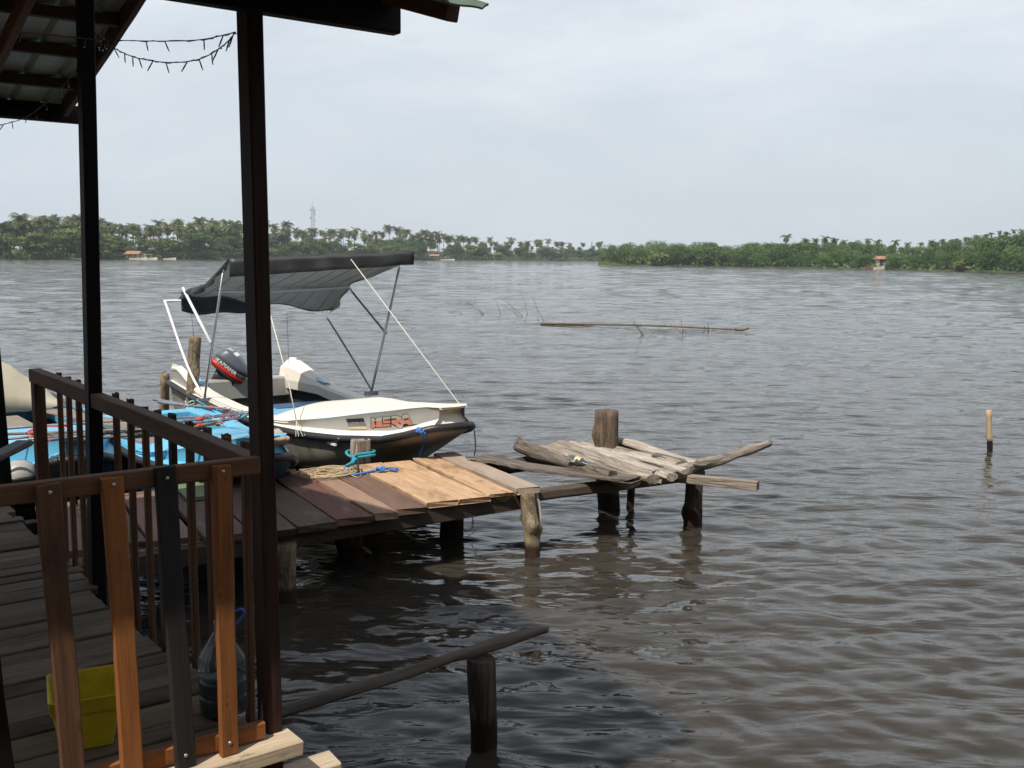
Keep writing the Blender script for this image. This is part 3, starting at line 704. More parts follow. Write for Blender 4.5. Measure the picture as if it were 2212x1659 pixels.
def mast(label, px, y_top, dist, z0, w0, w1, dishes):
    p = at_depth(px, horizon(px), dist); zt = at_depth(px, y_top, dist).z; root = thing('lattice_mast', label, 'mast', (p.x, p.y, z0))
    H = zt - z0; parts = []; n = 11
    def corner(k, f): a = k * math.pi / 2 + .6; r_ = (w0 + (w1 - w0) * f) / 2; return Vector((p.x + math.cos(a) * r_, p.y + math.sin(a) * r_, z0 + f * H * .88))
    for k in range(4): parts.append(tube_geo([corner(k, 0), corner(k, 1)], .09, 4))
    for i in range(n):
        for k in range(4):
            a, b = corner(k, i / n), corner((k + 1) % 4, (i + 1) / n); parts.append(tube_geo([a, b], .05, 3)); parts.append(tube_geo([corner(k, (i + 1) / n), corner((k + 1) % 4, (i + 1) / n)], .05, 3))
    add('lattice', *merge(*parts), M['mast'], root)
    add('aerial', *tube_geo([Vector((p.x, p.y, z0 + H * .86)), Vector((p.x, p.y, z0 + H))], .07, 5), M['mast'], root)
    for f, s in dishes: add('antenna', *tube_geo([Vector((p.x + s * w0 * .4, p.y - .8, z0 + H * f - .6)), Vector((p.x + s * w0 * .4, p.y - .8, z0 + H * f + .9))], .28, 7), M['gel_side'], root)
mast('tall red and white lattice telecom mast above the left shore trees', 677, 436, 590, 8, 3.2, 1.5, ((.80, -1), (.78, 1), (.70, 1), (.55, 1), (.62, -1)))
mast('thin distant lattice mast above the far trees beside the right shore tip', 1278, 520, 760, 5, 2.2, 1., ())
# floating pole and brushwood out on the lagoon
P0, P1 = on_z(1168, 697, .05), on_z(1618, 712.5, .05)
pole = thing('floating_pole', 'long bamboo pole floating level on the open water', 'pole', (P0 + P1) / 2)
log('culm', P0, P0.lerp(P1, .93), .046, .030, M['bamboo'], pole, bend=.05, rough=.05, seg=26)
log('broken_end', P0.lerp(P1, .935), P1 + Vector((0, 0, .05)), .06, .035, M['bamboo'], pole, bend=.05)
for k, f in enumerate((.12, .3, .47, .62, .8)):
    p = P0.lerp(P1, f); tube('stub', [p, p + Vector((rnd.uniform(-.1, .1), 0, rnd.uniform(.15, .35)))], .012, M['twig'], pole, 4)
def brush(label, px, y, twigs):
    b = on_z(px, y, 0); root = thing('dead_branch', label, 'branch', b, 'dead branches sticking out of the open water')
    sc = b.y / F_PX
    for (x0, y0, x1, y1, r_) in twigs:
        a = b + Vector(((x0) * sc, rnd.uniform(-.3, .3), -.05)); e = b + Vector((x1 * sc, rnd.uniform(-.6, .6), y1 * sc)); m1 = a.lerp(e, .5) + Vector((rnd.uniform(-.03, .03), 0, rnd.uniform(-.02, .03)))
        tube('twig', smooth_path([a, m1, e], 3), [r_ * .68 * (1 - .7 * i / 6) for i in range(7)], M['twig'], root, 4)
brush('leftmost drooping dead branch lying low on the open water', 1008, 677, [(0, 0, -30, 8, .022), (-15, 3, -34, 3, .012)])
brush('dense dead branch of thin grey twigs left of the floating pole', 1048, 678, [(0, 0, -38, 28, .022), (0, 0, -50, 36, .016), (-6, 0, -28, 40, .014), (-3, 0, -52, 20, .012)])
brush('dead branch of long pale twigs leaning left, second cluster from the left', 1132, 682, [(0, 0, -62, 48, .024), (-4, 0, -80, 44, .016), (-14, 0, -50, 58, .014), (0, 0, -30, 24, .012)])
brush('single short upright twig left of the floating pole', 1082, 680, [(0, 0, -12, 34, .02)])
brush('single tall pale stick leaning left near the pole end', 1140, 680, [(0, 0, -20, 70, .024)])
brush('thin forked branch rising at the left end of the floating pole', 1176, 694, [(0, 0, -34, 66, .018), (-12, 0, -28, 78, .012)])
brush('dead branch with one white bare stick right of the pole middle', 1408, 724, [(0, 0, -30, 34, .022), (-12, 0, -48, 30, .016), (-18, 0, -44, 36, .030)])
brush('bushy dead twigs beside the right half of the floating pole', 1475, 720, [(0, 0, -34, 46, .02), (0, 0, -10, 44, .016), (8, 0, -24, 60, .012), (-4, 0, 14, 26, .012), (4, 0, -40, 28, .012)])
brush('short white forked stick near the right end of the floating pole', 1530, 716, [(0, 0, -8, 22, .03), (0, 0, 14, 12, .014)])
st = on_z(2140, 972, 0)
t = thing('marker_stake', 'pale round stake standing alone in the open water at right', 'stake', st)
log('shaft', st + Vector((.04, 0, -.6)), on_z(2128, 884, 0) * 0 + st + Vector((-.055, 0, .515)), .036, .034, M['stake'], t, bend=.01, rough=.03)
#PART3
# ------------------------------------------------------------------ shelter on the deck
DK = .8
hut = thing('wooden_shelter', 'open wooden shelter with dark posts, plank deck and metal sheet roof at left', 'shelter', W(-1.2, 2, 0))
# posts
board('post', W(-.001, .046, .55), W(-.001, .046, 3.3) + Vector((-.022, 0, 0)), .090, .052, M['post'], hut, up=UV_U, seg=14, wob=.002, label='thick dark brown corner post in the foreground')
p2 = W(-.03, 2.03, DK - .3); board('post', p2, Vector((p2.x + .055, p2.y, 3.75)), .080, .064, M['post_black'], hut, up=UV_U, seg=14, wob=.002, label='thin black post further along the deck')
p3 = W(-.03, 4.03, DK - .3); board('post', p3, Vector((p3.x - .11, p3.y, 3.2)), .085, .07, M['post_black'], hut, up=UV_U, seg=14, wob=.002, label='dark post cut by the left edge of the photo')
for u, v in ((-.12, .12), (-.12, 2.1), (-.12, 3.9), (-1.6, .15), (-1.6, 3.9)):
    log('stilt', W(u, v, -.6), W(u, v, DK - .06), .075, .07, M['pile_dark'], hut)
# end plates and eave beam
board('beam', W(-3.0, .035, 3.195), W(.50, .035, 3.195), .055, .10, M['beam'], hut, seg=16, wob=.002, label='dark eave beam over the corner post, jutting out to the right')
board('beam', W(-3.0, 4.03, 3.275), W(.52, 4.03, 3.275), .06, .11, M['beam'], hut, seg=12, label='far eave beam below the roof sheets')
board('beam', W(-3.0, 3.985, 3.25), W(.28, 3.985, 3.25), .03, .05, M['beam'], hut, seg=12)
RIDGE_V, RIDGE_Z, EN, EF = 1.95, 3.895, -.505, 4.07
def roof_z(v): return RIDGE_Z - abs(v - RIDGE_V) * (.31 if v < RIDGE_V else .268)
# barge rafters, inner rafters, purlins
def rafter(u, v0, v1, t, h, mat_, lab=None, drop=.05): board('rafter', W(u, v0, roof_z(v0) - drop), W(u, v1, roof_z(v1) - drop), t, h, mat_, hut, wob=.003, label=lab)
rafter(.45, EN + .12, RIDGE_V - .02, .045, .058, M['rail_dark'], 'brown end rafter poking out past the eave beam', .032)
rafter(.40, RIDGE_V + .02, EF - .10, .035, .105, M['purlin'], 'slanting edge rafter along the roof gable')
for u in (-.13, -1.1, -2.2): rafter(u, RIDGE_V, EF - .1, .045, .09, M['red_beam'], None, .13)
rafter(-2.0, EN + .2, RIDGE_V, .06, .10, M['red_beam'], None, .15)
for v in (2.32, 2.76, 3.19, 3.62, .2, .9, 1.5):
    board('purlin', W(-3.0, v, roof_z(v) - .045), W(.38, v, roof_z(v) - .045), .055, .06, M['purlin'], hut, seg=14, wob=.004)
def sheet(v0, v1, u0, u1, label):
    rows = []; nu = int((u1 - u0) / .0125)
    for k in range(nu + 1):
        u = u0 + (u1 - u0) * k / nu; ph = (u / .19) % 1.; rib = .022 * max(0., 1 - abs(ph - .5) / .14) ** .6 + .004 * math.sin(u / .19 * 6.283)
        rows.append([W(u, v0 + (v1 - v0) * j / 14 + (.03 * noise.noise(Vector((u * 3, j, 0))) if j in (0, 14) else 0), roof_z(v0 + (v1 - v0) * j / 14) + .0 + rib + .006 * noise.noise(Vector((u * 2, j * .4, 3)))) for j in range(15)])
    V, F = grid_geo(rows)
    o = add('roof_sheet', V, F, M['sheet_green' if v1 < v0 else 'sheet'], hut, False, label)
    md = o.modifiers.new('thickness', 'SOLIDIFY'); md.thickness = .006; md.offset = 1
sheet(RIDGE_V, EN - .055, -3.1, .47, 'roof sheet over the near slope'); sheet(RIDGE_V + .004, EF, -3.1, .435, 'roof sheet over the far slope seen from below')
V, F = grid_geo([[W(u, v, roof_z(v) + .045) for v in (RIDGE_V - .16, RIDGE_V, RIDGE_V + .16)] for u in (-3.1, .6)]); add('ridge_cap', V, F, M['sheet'], hut)
# deck of loose boards laid along U
r = random.Random(12); parts = []
v = .03; k = 0; EDGE = HUT.to_3x3()
def local_board(u0, u1, v0, v1, z, t, seed):
    Vb, Fb = board_geo(u1 - u0, v1 - v0, t, seg=10, wob=.004, bev=.004, rag=.006, seed=seed)
    Mx = Matrix.Translation(W(u0, (v0 + v1) / 2, z)) @ HUT
    return [Mx @ Vector(p) for p in Vb], Fb
deck_root = hut
while v < 3.95:
    wd = r.uniform(.11, .20); e = -.05 + r.uniform(-.05, .035) - (.05 if k % 5 == 2 else 0)
    Vb, Fb = local_board(-3.4, e, v, v + wd - r.uniform(.006, .018), DK - .02 + r.uniform(-.006, .006), .035, 40 + k)
    # each deck board keeps its own grain
    Mx = Matrix.Translation(W(-3.4, v + wd / 2, DK - .02)) @ HUT; inv = Mx.inverted()
    link('deck_board', make_mesh('deck_board', [inv @ p for p in Vb], Fb, M['deck']), hut, Mx)
    v += wd; k += 1
board('joist', W(-.30, .05, DK - .10), W(-.30, 3.95, DK - .10), .06, .10, M['stringer'], hut)
board('joist', W(-1.7, .05, DK - .10), W(-1.7, 3.95, DK - .10), .06, .10, M['stringer'], hut)
board('edge_plank', W(-2.4, -.045, DK - .025), W(.045, -.045, DK - .025), .125, .05, M['sill'], hut, wob=.002, rag=.003, label='pale sunlit plank along the foot of the near railing')
board('edge_plank', W(-1.6, -.005, .635), W(.215, -.005, .635), .115, .045, M['sill'], hut, rag=.01, label='lower pale plank end sticking out towards the water')
board('edge_plank', W(-1.6, -.12, .665), W(.085, -.12, .665), .07, .045, M['sill'], hut, rag=.01)

# railings
nr = thing('front_railing', 'near wooden railing with orange brown balusters across the lower left corner', 'railing', W(-1, -.02, DK))
board('top_rail', W(-2.4, -.022, 1.727), W(-.055, -.022, 1.727), .042, .056, M['rail'], nr, seg=16, wob=.003)
board('bottom_rail', W(-2.4, -.018, DK + .036), W(-.052, -.018, DK + .034), .03, .056, M['bal_orange'], nr)
NB = [((104, 1050), (159, 1656), .066, 'bal_brown', 'brown knotty baluster, leftmost in view'), ((241, 1025), (287, 1657), .063, 'bal_orange', 'orange baluster with rough saw marks'), ((356, 1005), (399, 1634), .062, 'bal_dark', 'blackened baluster'), ((477, 985), (493, 1603), .058, 'bal_orange', 'bright orange baluster nearest the corner post')]
for (a, b, wd, m_, lab) in NB:
    A, B = on_v(*a, -.052), on_v(*b, -.052); top = A.lerp(B, 0); B = Vector((B.x, B.y, DK + .004)); A.z = 1.752 + rnd.uniform(-.004, .012)
    o = board('baluster', B, A, wd, .028, M[m_], nr, up=-UV_V, seg=12, wob=.002, rag=.004, label=lab)
    for z in (1.73, DK + .045):
        c = B.lerp(A, (z - B.z) / (A.z - B.z)) - UV_V * .0145
        V, F = tube_geo([c + UV_V * .002, c - UV_V * .003], .006, 8); add('nail', V, F, M['galv'], o, True)
board('end_post', on_v(-62, 1120, .05), Vector((*on_v(14, 1655, .05).xy, DK)), .05, .06, M['post_black'], nr, up=-UV_V)
sr = thing('side_railing', 'long side railing with dark top rail running back between deck and boats', 'railing', W(0, 1.6, DK))
board('top_rail', W(-.005, .11, 1.695), W(-.005, 1.99, 1.70), .062, .068, M['rail_dark'], sr, seg=14, wob=.004, label='dark section of top rail')
board('top_rail', W(-.005, 2.075, 1.70), W(-.005, 3.24, 1.70), .062, .075, M['rail'], sr, seg=10, wob=.004, label='lighter brown section of top rail')
board('end_post', W(-.005, 3.19, .45), W(-.005, 3.19, 1.66), .085, .06, M['bal_brown'], sr, up=UV_U)
for x, wd, m_ in ((133, .05, 'bal_brown'), (152, .055, 'bal_brown'), (174, .055, 'bal_brown'), (253, .055, 'bal_brown'), (283, .055, 'bal_brown'), (315, .05, 'bal_brown'), (343, .055, 'bal_brown'), (372, .06, 'bal_dark'), (410, .055, 'bal_brown'), (449, .055, 'bal_brown'), (488, .06, 'bal_brown'), (529, .05, 'bal_brown')):
    p = on_u(x, 950, .045); vv = (p - ORG).dot(UV_V); lean = rnd.uniform(-.012, .012); zt = 1.733 + rnd.uniform(.0, .010)
    board('baluster', W(.045, vv + lean, .62 + rnd.uniform(-.04, .06)), W(.045, vv - lean, zt), wd * .8, .024, M[m_], sr, up=UV_U, seg=12, wob=.002, rag=.008)

# string lights hung between the posts
def light_string(label, pts, nb, seed):
    r = random.Random(seed); P = smooth_path(pts, 10); root = thing('string_light', label, 'string light', P[0])
    P2 = [p + Vector((r.uniform(-.004, .004), r.uniform(-.004, .004), r.uniform(-.004, .004))) for p in P]
    V, F = merge(tube_geo(P, .0019, 5), tube_geo(P2, .0015, 5)); add('cable', V, F, M['wire'], root, True)
    for k in range(nb):
        i = int((k + .5 + r.uniform(-.3, .3)) / nb * (len(P) - 1)); p = P[i]; t = Vector((r.uniform(-.022, .022), r.uniform(-.01, .01), -.032))
        b = add('bulb', *tube_geo([p, p + t * .75, p + t], [.0022, .0029, .0019], 6), M['wire'], root, True)
        add('tip', *tube_geo([p + t, p + t * 1.16], [.003, .002], 6), M['pet'], b, True)
light_string('upper string of unlit fairy lights stretched from the corner post to the left edge', [at_depth(509, 70, 3.35), at_depth(420, 87, 3.75), at_depth(290, 88, 4.2), at_depth(170, 82, 4.5), at_depth(0, 65, 4.9), at_depth(-90, 55, 5.1)], 9, 1)
light_string('lower sagging string of fairy lights between corner post and roof', [at_depth(509, 70, 3.35), at_depth(480, 100, 3.5), at_depth(430, 128, 3.7), at_depth(365, 135, 3.95), at_depth(300, 126, 4.2), at_depth(262, 112, 4.4), at_depth(225, 90, 4.6), at_depth(203, 68, 4.75)], 15, 2)
light_string('short string of fairy lights dangling under the roof purlins at far left', [at_depth(226, 60, 5.1), at_depth(199, 101, 5.3), at_depth(165, 150, 5.6), at_depth(127, 195, 5.8), at_depth(90, 230, 6.0), at_depth(50, 256, 6.2), at_depth(4, 270, 6.3), at_depth(-30, 282, 6.3)], 12, 3)

# ------------------------------------------------------------------ plank jetty
JZ = .53
jt = thing('jetty', 'plank jetty with light tan and dark brown boards beside the moored boats', 'jetty', W(1.9, 4.2, 0))
def plank(u0, u1, un0, v0, v1, mat_, z=JZ, t=.045, lab=None, **kw):
    """near end spans u0..u1 at v0; un0 = shift of the far end"""
    c0 = W((u0 + u1) / 2, v0, z - t / 2 + rnd.uniform(-.006, .007)); c1 = W((u0 + u1) / 2 + un0 + rnd.uniform(-.012, .012), v1, z - t / 2 + rnd.uniform(-.006, .007))
    return board('plank', c0, c1, (u1 - u0) * .985, t, M[mat_], jt, lab and None, label=lab, **kw) if False else board('plank', c0, c1, (u1 - u0) * rnd.uniform(.945, .97), t, M[mat_], jt, label=lab, wob=.006, rag=.016, **kw)
PL = [(.10, .38, 'pl_brown', 3.62, 5.0), (.39, .70, 'pl_dark', 3.60, 5.0), (.71, 1.01, 'pl_brown', 3.52, 5.02), (1.02, 1.33, 'pl_dark', 3.40, 5.0)]
for i, (a, b, m_, v0, v1) in enumerate(PL): plank(a, b, .22, v0, v1, m_, JZ + rnd.uniform(-.004, .004))
gp = on_z(411, 1059, JZ + .03); gu, gv = (gp - ORG).dot(UV_U), (gp - ORG).dot(UV_V)
plank(gu - .12, gu + .12, .06, gv - .28, gv + .30, 'pl_green', JZ + .03, .02, 'short green painted board lying behind the railing')
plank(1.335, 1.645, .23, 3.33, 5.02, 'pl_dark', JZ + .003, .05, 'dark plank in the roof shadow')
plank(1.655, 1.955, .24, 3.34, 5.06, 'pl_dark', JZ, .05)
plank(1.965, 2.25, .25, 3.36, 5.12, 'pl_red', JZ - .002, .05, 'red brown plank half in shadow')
plank(2.26, 2.445, .25, 3.33, 5.13, 'pl_tanb', JZ + .002, .05, 'narrow tan brown plank with a rotten end')
plank(2.455, 2.725, .25, 3.37, 5.08, 'pl_brown', JZ - .001, .05, 'mid brown plank under the rope coil')
plank(2.735, 3.015, .24, 3.38, 4.96, 'pl_tan', JZ + .004, .045, 'light tan plank, nearest the rope')
plank(3.022, 3.30, .24, 3.36, 4.95, 'pl_tan', JZ + .002, .045, 'light tan plank in the middle of the three')
plank(3.308, 3.545, .25, 3.37, 4.95, 'pl_tan', JZ, .03, 'light tan plank with a hollow curved underside')
plank(3.56, 3.785, .24, 3.35, 4.96, 'pl_grey', JZ + .02, .05, 'greyish plank at the end of the boarded part')
V, F = tube_geo([W(3.43, 3.385, JZ - .006), W(3.46, 3.7, JZ - .006)], .105, 20); V = [Vector((p.x, p.y, JZ - .034 + min(0, (p.z - JZ)) * .42)) for p in V]
add('bark_edge', V, F, M['pile_bark'], jt, True)
board('stringer', W(.05, 3.47, .415), W(3.72, 3.44, .43), .10, .12, M['stringer'], jt, seg=16, wob=.01)
board('stringer', W(.05, 4.75, .42), W(3.95, 4.72, .43), .10, .11, M['stringer'], jt, seg=16, wob=.01)
log('pile', W(1.60, 3.42, -.7), W(1.58, 3.42, .42), .10, .092, M['pile_bark'], jt, knots=((.85, 4.2, .25, .08),), rough=.07)
log('pile', W(2.36, 3.92, -.7), W(2.36, 3.9, .42), .085, .08, M['pile_dark'], jt)
log('pile', W(2.75, 4.2, -.7), W(2.4, 4.35, .42), .08, .07, M['pile_dark'], jt, label='leaning pile')
log('pile', W(3.46, 4.1, -.7), W(3.44, 4.1, .42), .105, .10, M['pile_dark'], jt)
log('pile', W(3.10, 4.72, -.7), W(3.0, 4.75, .4), .085, .08, M['pile_dark'], jt)
log('pile', W(.4, 3.5, -.7), W(.4, 3.5, .4), .09, .08, M['pile_dark'], jt)
log('pile', W(3.60, 3.16, -.7), W(3.66, 3.36, .50), .066, .063, M['pile_bark'], jt, n=20, seg=30, rough=.07, knots=((.80, 3.9, 1.1, .04), (.79, 1.5, 1.2, .045), (.76, 2.6, .6, .04), (.83, 5.2, .7, .035), (.60, 2.5, -.18, .05)), label='knotty bent pile at the corner of the boards')
log('pile_strip', W(3.74, 3.33, .16), W(3.79, 3.36, .515), .014, .018, M['log_pale'], jt, rough=.2)
board('cleat_block', W(2.32, 4.98, JZ + .012), W(2.40, 5.06, JZ + .012), .09, .03, M['pl_tanb'], jt)

lp = thing('log_platform', 'rough platform of weathered grey logs on round piles beyond the boards', 'platform', W(4.7, 3.7, 0))
def lg(p, q, r0, r1, m_, lab=None, **kw): return log('log', W(*p), W(*q), r0, r1, M[m_], lp, label=lab, **kw)
board('bark_slab', W(3.96, 4.52, .585), W(4.46, 2.98, .575), .21, .03, M['slab'], lp, seg=20, wob=.025, rag=.05, label='flat cracked bark slab nearest the boards')
lg((4.40, 4.46, .655), (4.42, 3.12, .58), .066, .055, 'slab', 'bark covered log with a cut pale end', rough=.18, n=18, seg=24)
lg((4.66, 4.40, .585), (4.50, 3.00, .565), .092, .086, 'log', 'thickest grey log with a round cut end', rough=.11, n=18, seg=24, flat=.55)
lg((4.88, 4.46, .59), (4.73, 2.98, .565), .085, .072, 'log', 'grey log in the middle', rough=.11, n=18, seg=24, flat=.55)
lg((5.05, 4.46, .59), (4.91, 2.94, .57), .080, .066, 'log_pale', 'bleached log, palest of the row', rough=.09, n=18, seg=24, flat=.55)
lg((5.20, 4.44, .59), (5.06, 2.96, .57), .072, .045, 'log_pale', 'bleached log tapering to a point', rough=.10, n=18, seg=24, flat=.55)
lg((5.30, 4.50, .585), (5.24, 3.15, .575), .062, .055, 'log', None, rough=.14, n=16, seg=20, flat=.7)
lg((5.46, 4.36, .60), (5.40, 3.10, .60), .062, .05, 'log_pale', 'split pale log at the outer edge', rough=.16, n=16, seg=20, flat=.75)
board('bark_slab', W(5.22, 3.45, .615), W(5.42, 3.02, .60), .14, .015, M['slab'], lp, seg=8, wob=.03, rag=.04)
board('beam', W(3.78, 3.42, .46), W(5.5, 3.16, .475), .10, .095, M['beam_grey'], lp, label='long square beam carrying the log ends', seg=20, wob=.012, bev=.02)
lg((3.9, 4.42, .47), (5.7, 4.26, .50), .07, .065, 'stringer', None, rough=.1)
lg((4.85, 3.05, .535), (6.66, 3.36, .60), .062, .034, 'log', 'broken log end sticking far out to the right', rough=.2, n=16, seg=26, bend=.01, endrag=.03)
board('board', W(5.06, 3.55, .475), W(5.52, 2.53, .475), .085, .075, M['log'], lp, wob=.006, label='square timber poking out to the right')
log('pile', W(5.28, 4.14, -.7), W(5.265, 4.15, .945), .108, .112, M['stump'], lp, n=20, seg=28, rough=.05, knots=((.86, 5.0, .35, .07),), label='thick stump pile standing up above the logs')
log('pile', W(5.42, 3.20, -.7), W(5.41, 3.18, .46), .085, .082, M['pile_dark'], lp, n=18, seg=22, knots=((.70, 2.4, .4, .05),), label='pile below the outer corner')
log('pile', W(5.42, 4.02, -.6), W(5.40, 4.0, .45), .04, .036, M['pile_dark'], lp, rough=.1)
log('pile', W(5.28, 4.14, -.7), W(5.28, 4.14, -.5), .05, .05, M['pile_dark'], lp)

lb = thing('mooring_beam', 'low dark weathered beam on a single round pile in the shaded water', 'beam', W(1.3, .82, 0))
log('beam', W(.02, .80, .485), W(1.84, .82, .505), .033, .036, M['lowbeam'], lb, seg=44, rough=.26, n=14, bend=.015, flat=.62, endrag=.015, knots=((.3, 1.4, .35, .05), (.62, 1.8, .4, .06), (.86, 1.2, .3, .05)))
log('pile', W(1.42, .86, -.8), W(1.43, .82, .47), .066, .068, M['pile_dark'], lb, n=16, seg=20, rough=.06)
log('pile', W(.14, .80, -.8), W(.12, .80, .47), .06, .06, M['pile_dark'], lb)

# ------------------------------------------------------------------ loose things
t = thing('mooring_post', 'short square grey post standing against the white boat behind the planks', 'post', W(3.1, 5.04, 0))
board('shaft', W(3.10, 5.08, -.7), W(3.10, 5.08, .735), .165, .12, M['log'], t, up=UV_V, wob=.006, bev=.02, rag=.012, seg=12)
t = thing('mooring_post', 'tall speckled tree trunk post between railing and white boat stern', 'post', W(2.9, 8.9, 0))
log('shaft', W(2.88, 9.02, -.8), W(2.92, 8.66, 1.44), .082, .066, M['trunk'], t, n=18, seg=36, rough=.06, bend=.02, knots=((.90, 2.2, .25, .05), (.82, 5.0, .6, .045), (.55, 1., .2, .05)))
t = thing('mooring_post', 'thin broken brown stake left of the speckled trunk post', 'post', W(2.92, 9.95, 0))
log('shaft', W(2.86, 10.2, -.8), W(2.95, 9.86, .90), .062, .05, M['pile_bark'], t, rough=.15, knots=((.93, 3.2, .5, .05),), endrag=.03)

def coil(label, c, mat_, n, R, rr, seed, ell=1.3, z=JZ + .012, loose=()):
    r = random.Random(seed); pts = []
    for k in range(n * 9):
        a = k / 9 * 6.283 + r.uniform(-.12, .12); q = R * (1 + .35 * math.sin(k * .37 + seed) + r.uniform(-.1, .1)); ox, oy = .05 * math.sin(k * .11), .05 * math.cos(k * .17)
        pts.append(W(c[0] + math.cos(a) * q * ell + ox, c[1] + math.sin(a) * q + oy, z + .012 * r.random() + .002 * (k % 5)))
    pts += [W(*p) for p in loose]
    root = tube('rope', smooth_path(pts, 3), rr, mat_, None, 5); tag(root, label, 'rope'); return root
coil('tangled coil of thin tan cord on the brown planks', (2.62, 4.78), M['rope_tan'], 13, .135, .0045, 5, 1.35, loose=[(2.75, 4.5, JZ + .008), (2.85, 4.62, JZ + .008), (2.95, 4.8, JZ + .01), (3.1, 4.75, JZ + .008), (3.2, 4.62, JZ + .008)])
b1 = on_z(760, 1010, JZ + .02)
t = thing('rope', 'blue rope with a knot and frayed end lying on the light tan plank', 'rope', b1)
bp = [on_z(x, y, JZ + z) for x, y, z in ((772, 1000, .05), (756, 1004, .04), (744, 1013, .02), (748, 1022, .015), (768, 1025, .015), (790, 1021, .015), (808, 1017, .02), (822, 1015, .03))]
tube('strand', smooth_path(bp, 6), .011, M['rope_blue'], t, 7)
kn = bp[-1]; tube('knot', smooth_path([kn + Vector((.03 * math.cos(a), .02 * math.sin(a) * 1.2, .014 * math.sin(2 * a) + .008)) for a in [k * .9 for k in range(9)]], 3), .012, M['rope_blue'], t, 6)
e = [tube_geo(smooth_path([kn, kn.lerp(on_z(842, 1014, JZ + .02), .7) + Vector((0, rnd.uniform(-.02, .02), rnd.uniform(0, .015))), on_z(858 + rnd.uniform(-3, 4), 1015 + rnd.uniform(-4, 4), JZ + rnd.uniform(.005, .02))], 3), .0045, 4) for _ in range(14)]
add('frayed_end', *merge(*e), M['rope_blue'], t, True)
t = thing('rope', 'teal rope wound round the square mooring post', 'rope', W(3.1, 5.0, .6))
tp = [on_z(*q) for q in ((748, 1006, JZ + .06), (760, 1000, JZ + .09), (764, 997, JZ + .10))] + [W(3.0, 5.0, JZ + .09), W(3.19, 5.0, JZ + .10), W(3.21, 5.1, JZ + .1), W(3.21, 5.16, JZ + .1), W(3.0, 5.16, JZ + .1), W(2.99, 5.02, JZ + .07), W(3.18, 4.995, JZ + .075), W(3.21, 5.05, JZ + .07)]
tube('strand', smooth_path(tp, 5), .013, M['rope_teal'], t, 7)
k0 = on_z(764, 997, JZ + .09); tube('knot', smooth_path([k0 + Vector((.025 * math.cos(a), .02 * math.sin(a), .022 * math.sin(1.5 * a))) for a in [k * .8 for k in range(10)]], 3), .012, M['rope_teal'], t, 6)

# crumpled clear bottle on the logs, white ring under the slab
c = on_z(1250, 996, .66); ax = (on_z(1272, 1003, .64) - on_z(1228, 985, .68)); ax.normalize()
t = thing('plastic_bottle', 'crumpled clear plastic bottle lying on the bark slab', 'bottle', c)
prof = [(0, .012), (.012, .034), (.05, .040), (.10, .033), (.13, .041), (.17, .036), (.20, .028), (.225, .013), (.25, .012)]
mm = basis(c - ax * .125, c + ax * .125, (0, 0, 1)); V = []
for (x, q) in prof:
    for j in range(12):
        a = j / 12 * 6.283; k = 1 + .25 * noise.noise(Vector((x * 30, math.cos(a) * 2, math.sin(a) * 2)))
        V.append(mm @ Vector((x, math.cos(a) * q * k, math.sin(a) * q * k * .8)))
F = [(i * 12 + j, i * 12 + (j + 1) % 12, (i + 1) * 12 + (j + 1) % 12, (i + 1) * 12 + j) for i in range(len(prof) - 1) for j in range(12)]
add('body', V, F, M['pet2'], t, True); add('label_band', *tube_geo([c - ax * .03, c + ax * .03], .0365, 12, False), M['sticker_pale'], t, True)

# big water bottle on the deck
M['murk'] = plain('dark_bottle_contents', (.018, .026, .034), .3)
bc = on_z(500, 1556, DK); bc.z = DK; bc += UV_V * .075
t = thing('water_bottle', 'large clear water bottle with blue cap and carry loop behind the orange baluster', 'bottle', bc)
def lathe(prof, n, c, sq=0.): 
    V = []
    for (q, z) in prof:
        for j in range(n):
            a = j / n * 6.283; k = 1 / max(abs(math.cos(a)), abs(math.sin(a))) ** sq if sq else 1
            V.append(Vector((c.x, c.y, c.z + z)) + UV_U * (math.cos(a) * q * k) + UV_V * (math.sin(a) * q * k))
    F = [(i * n + j, i * n + (j + 1) % n, (i + 1) * n + (j + 1) % n, (i + 1) * n + j) for i in range(len(prof) - 1) for j in range(n)]
    F.append(tuple(range(n - 1, -1, -1))); F.append(tuple((len(prof) - 1) * n + j for j in range(n))); return V, F
add('body', *lathe([(.062, .004), (.076, .012), (.078, .07), (.075, .075), (.078, .08), (.078, .13), (.075, .136), (.078, .142), (.078, .20), (.074, .212), (.028, .290), (.022, .298), (.022, .315)], 28, bc, .32), M['pet'], t, False)
add('contents', *lathe([(.060, .008), (.072, .016), (.073, .07), (.073, .12), (.070, .135), (.01, .136)], 24, bc, .32), M['murk'], t, True)
add('cap', *lathe([(.025, .305), (.026, .306), (.026, .335), (.022, .338)], 20, bc), M['cap'], t, True)
hp = [Vector((bc.x, bc.y, bc.z + .306)) + UV_U * (.026 * math.cos(a)) for a in (math.pi, 0)]
tube('carry_loop', smooth_path([bc + UV_U * -.026 + Vector((0, 0, .300)), bc + Vector((0, 0, .302)) + UV_U * .03, bc + UV_U * .066 + Vector((0, 0, .320)), bc + UV_U * .085 + Vector((0, 0, .345)), bc + UV_U * .07 + Vector((0, 0, .362)), bc + UV_U * .03 + Vector((0, 0, .35))], 5), .005, M['cap'], t, 6)

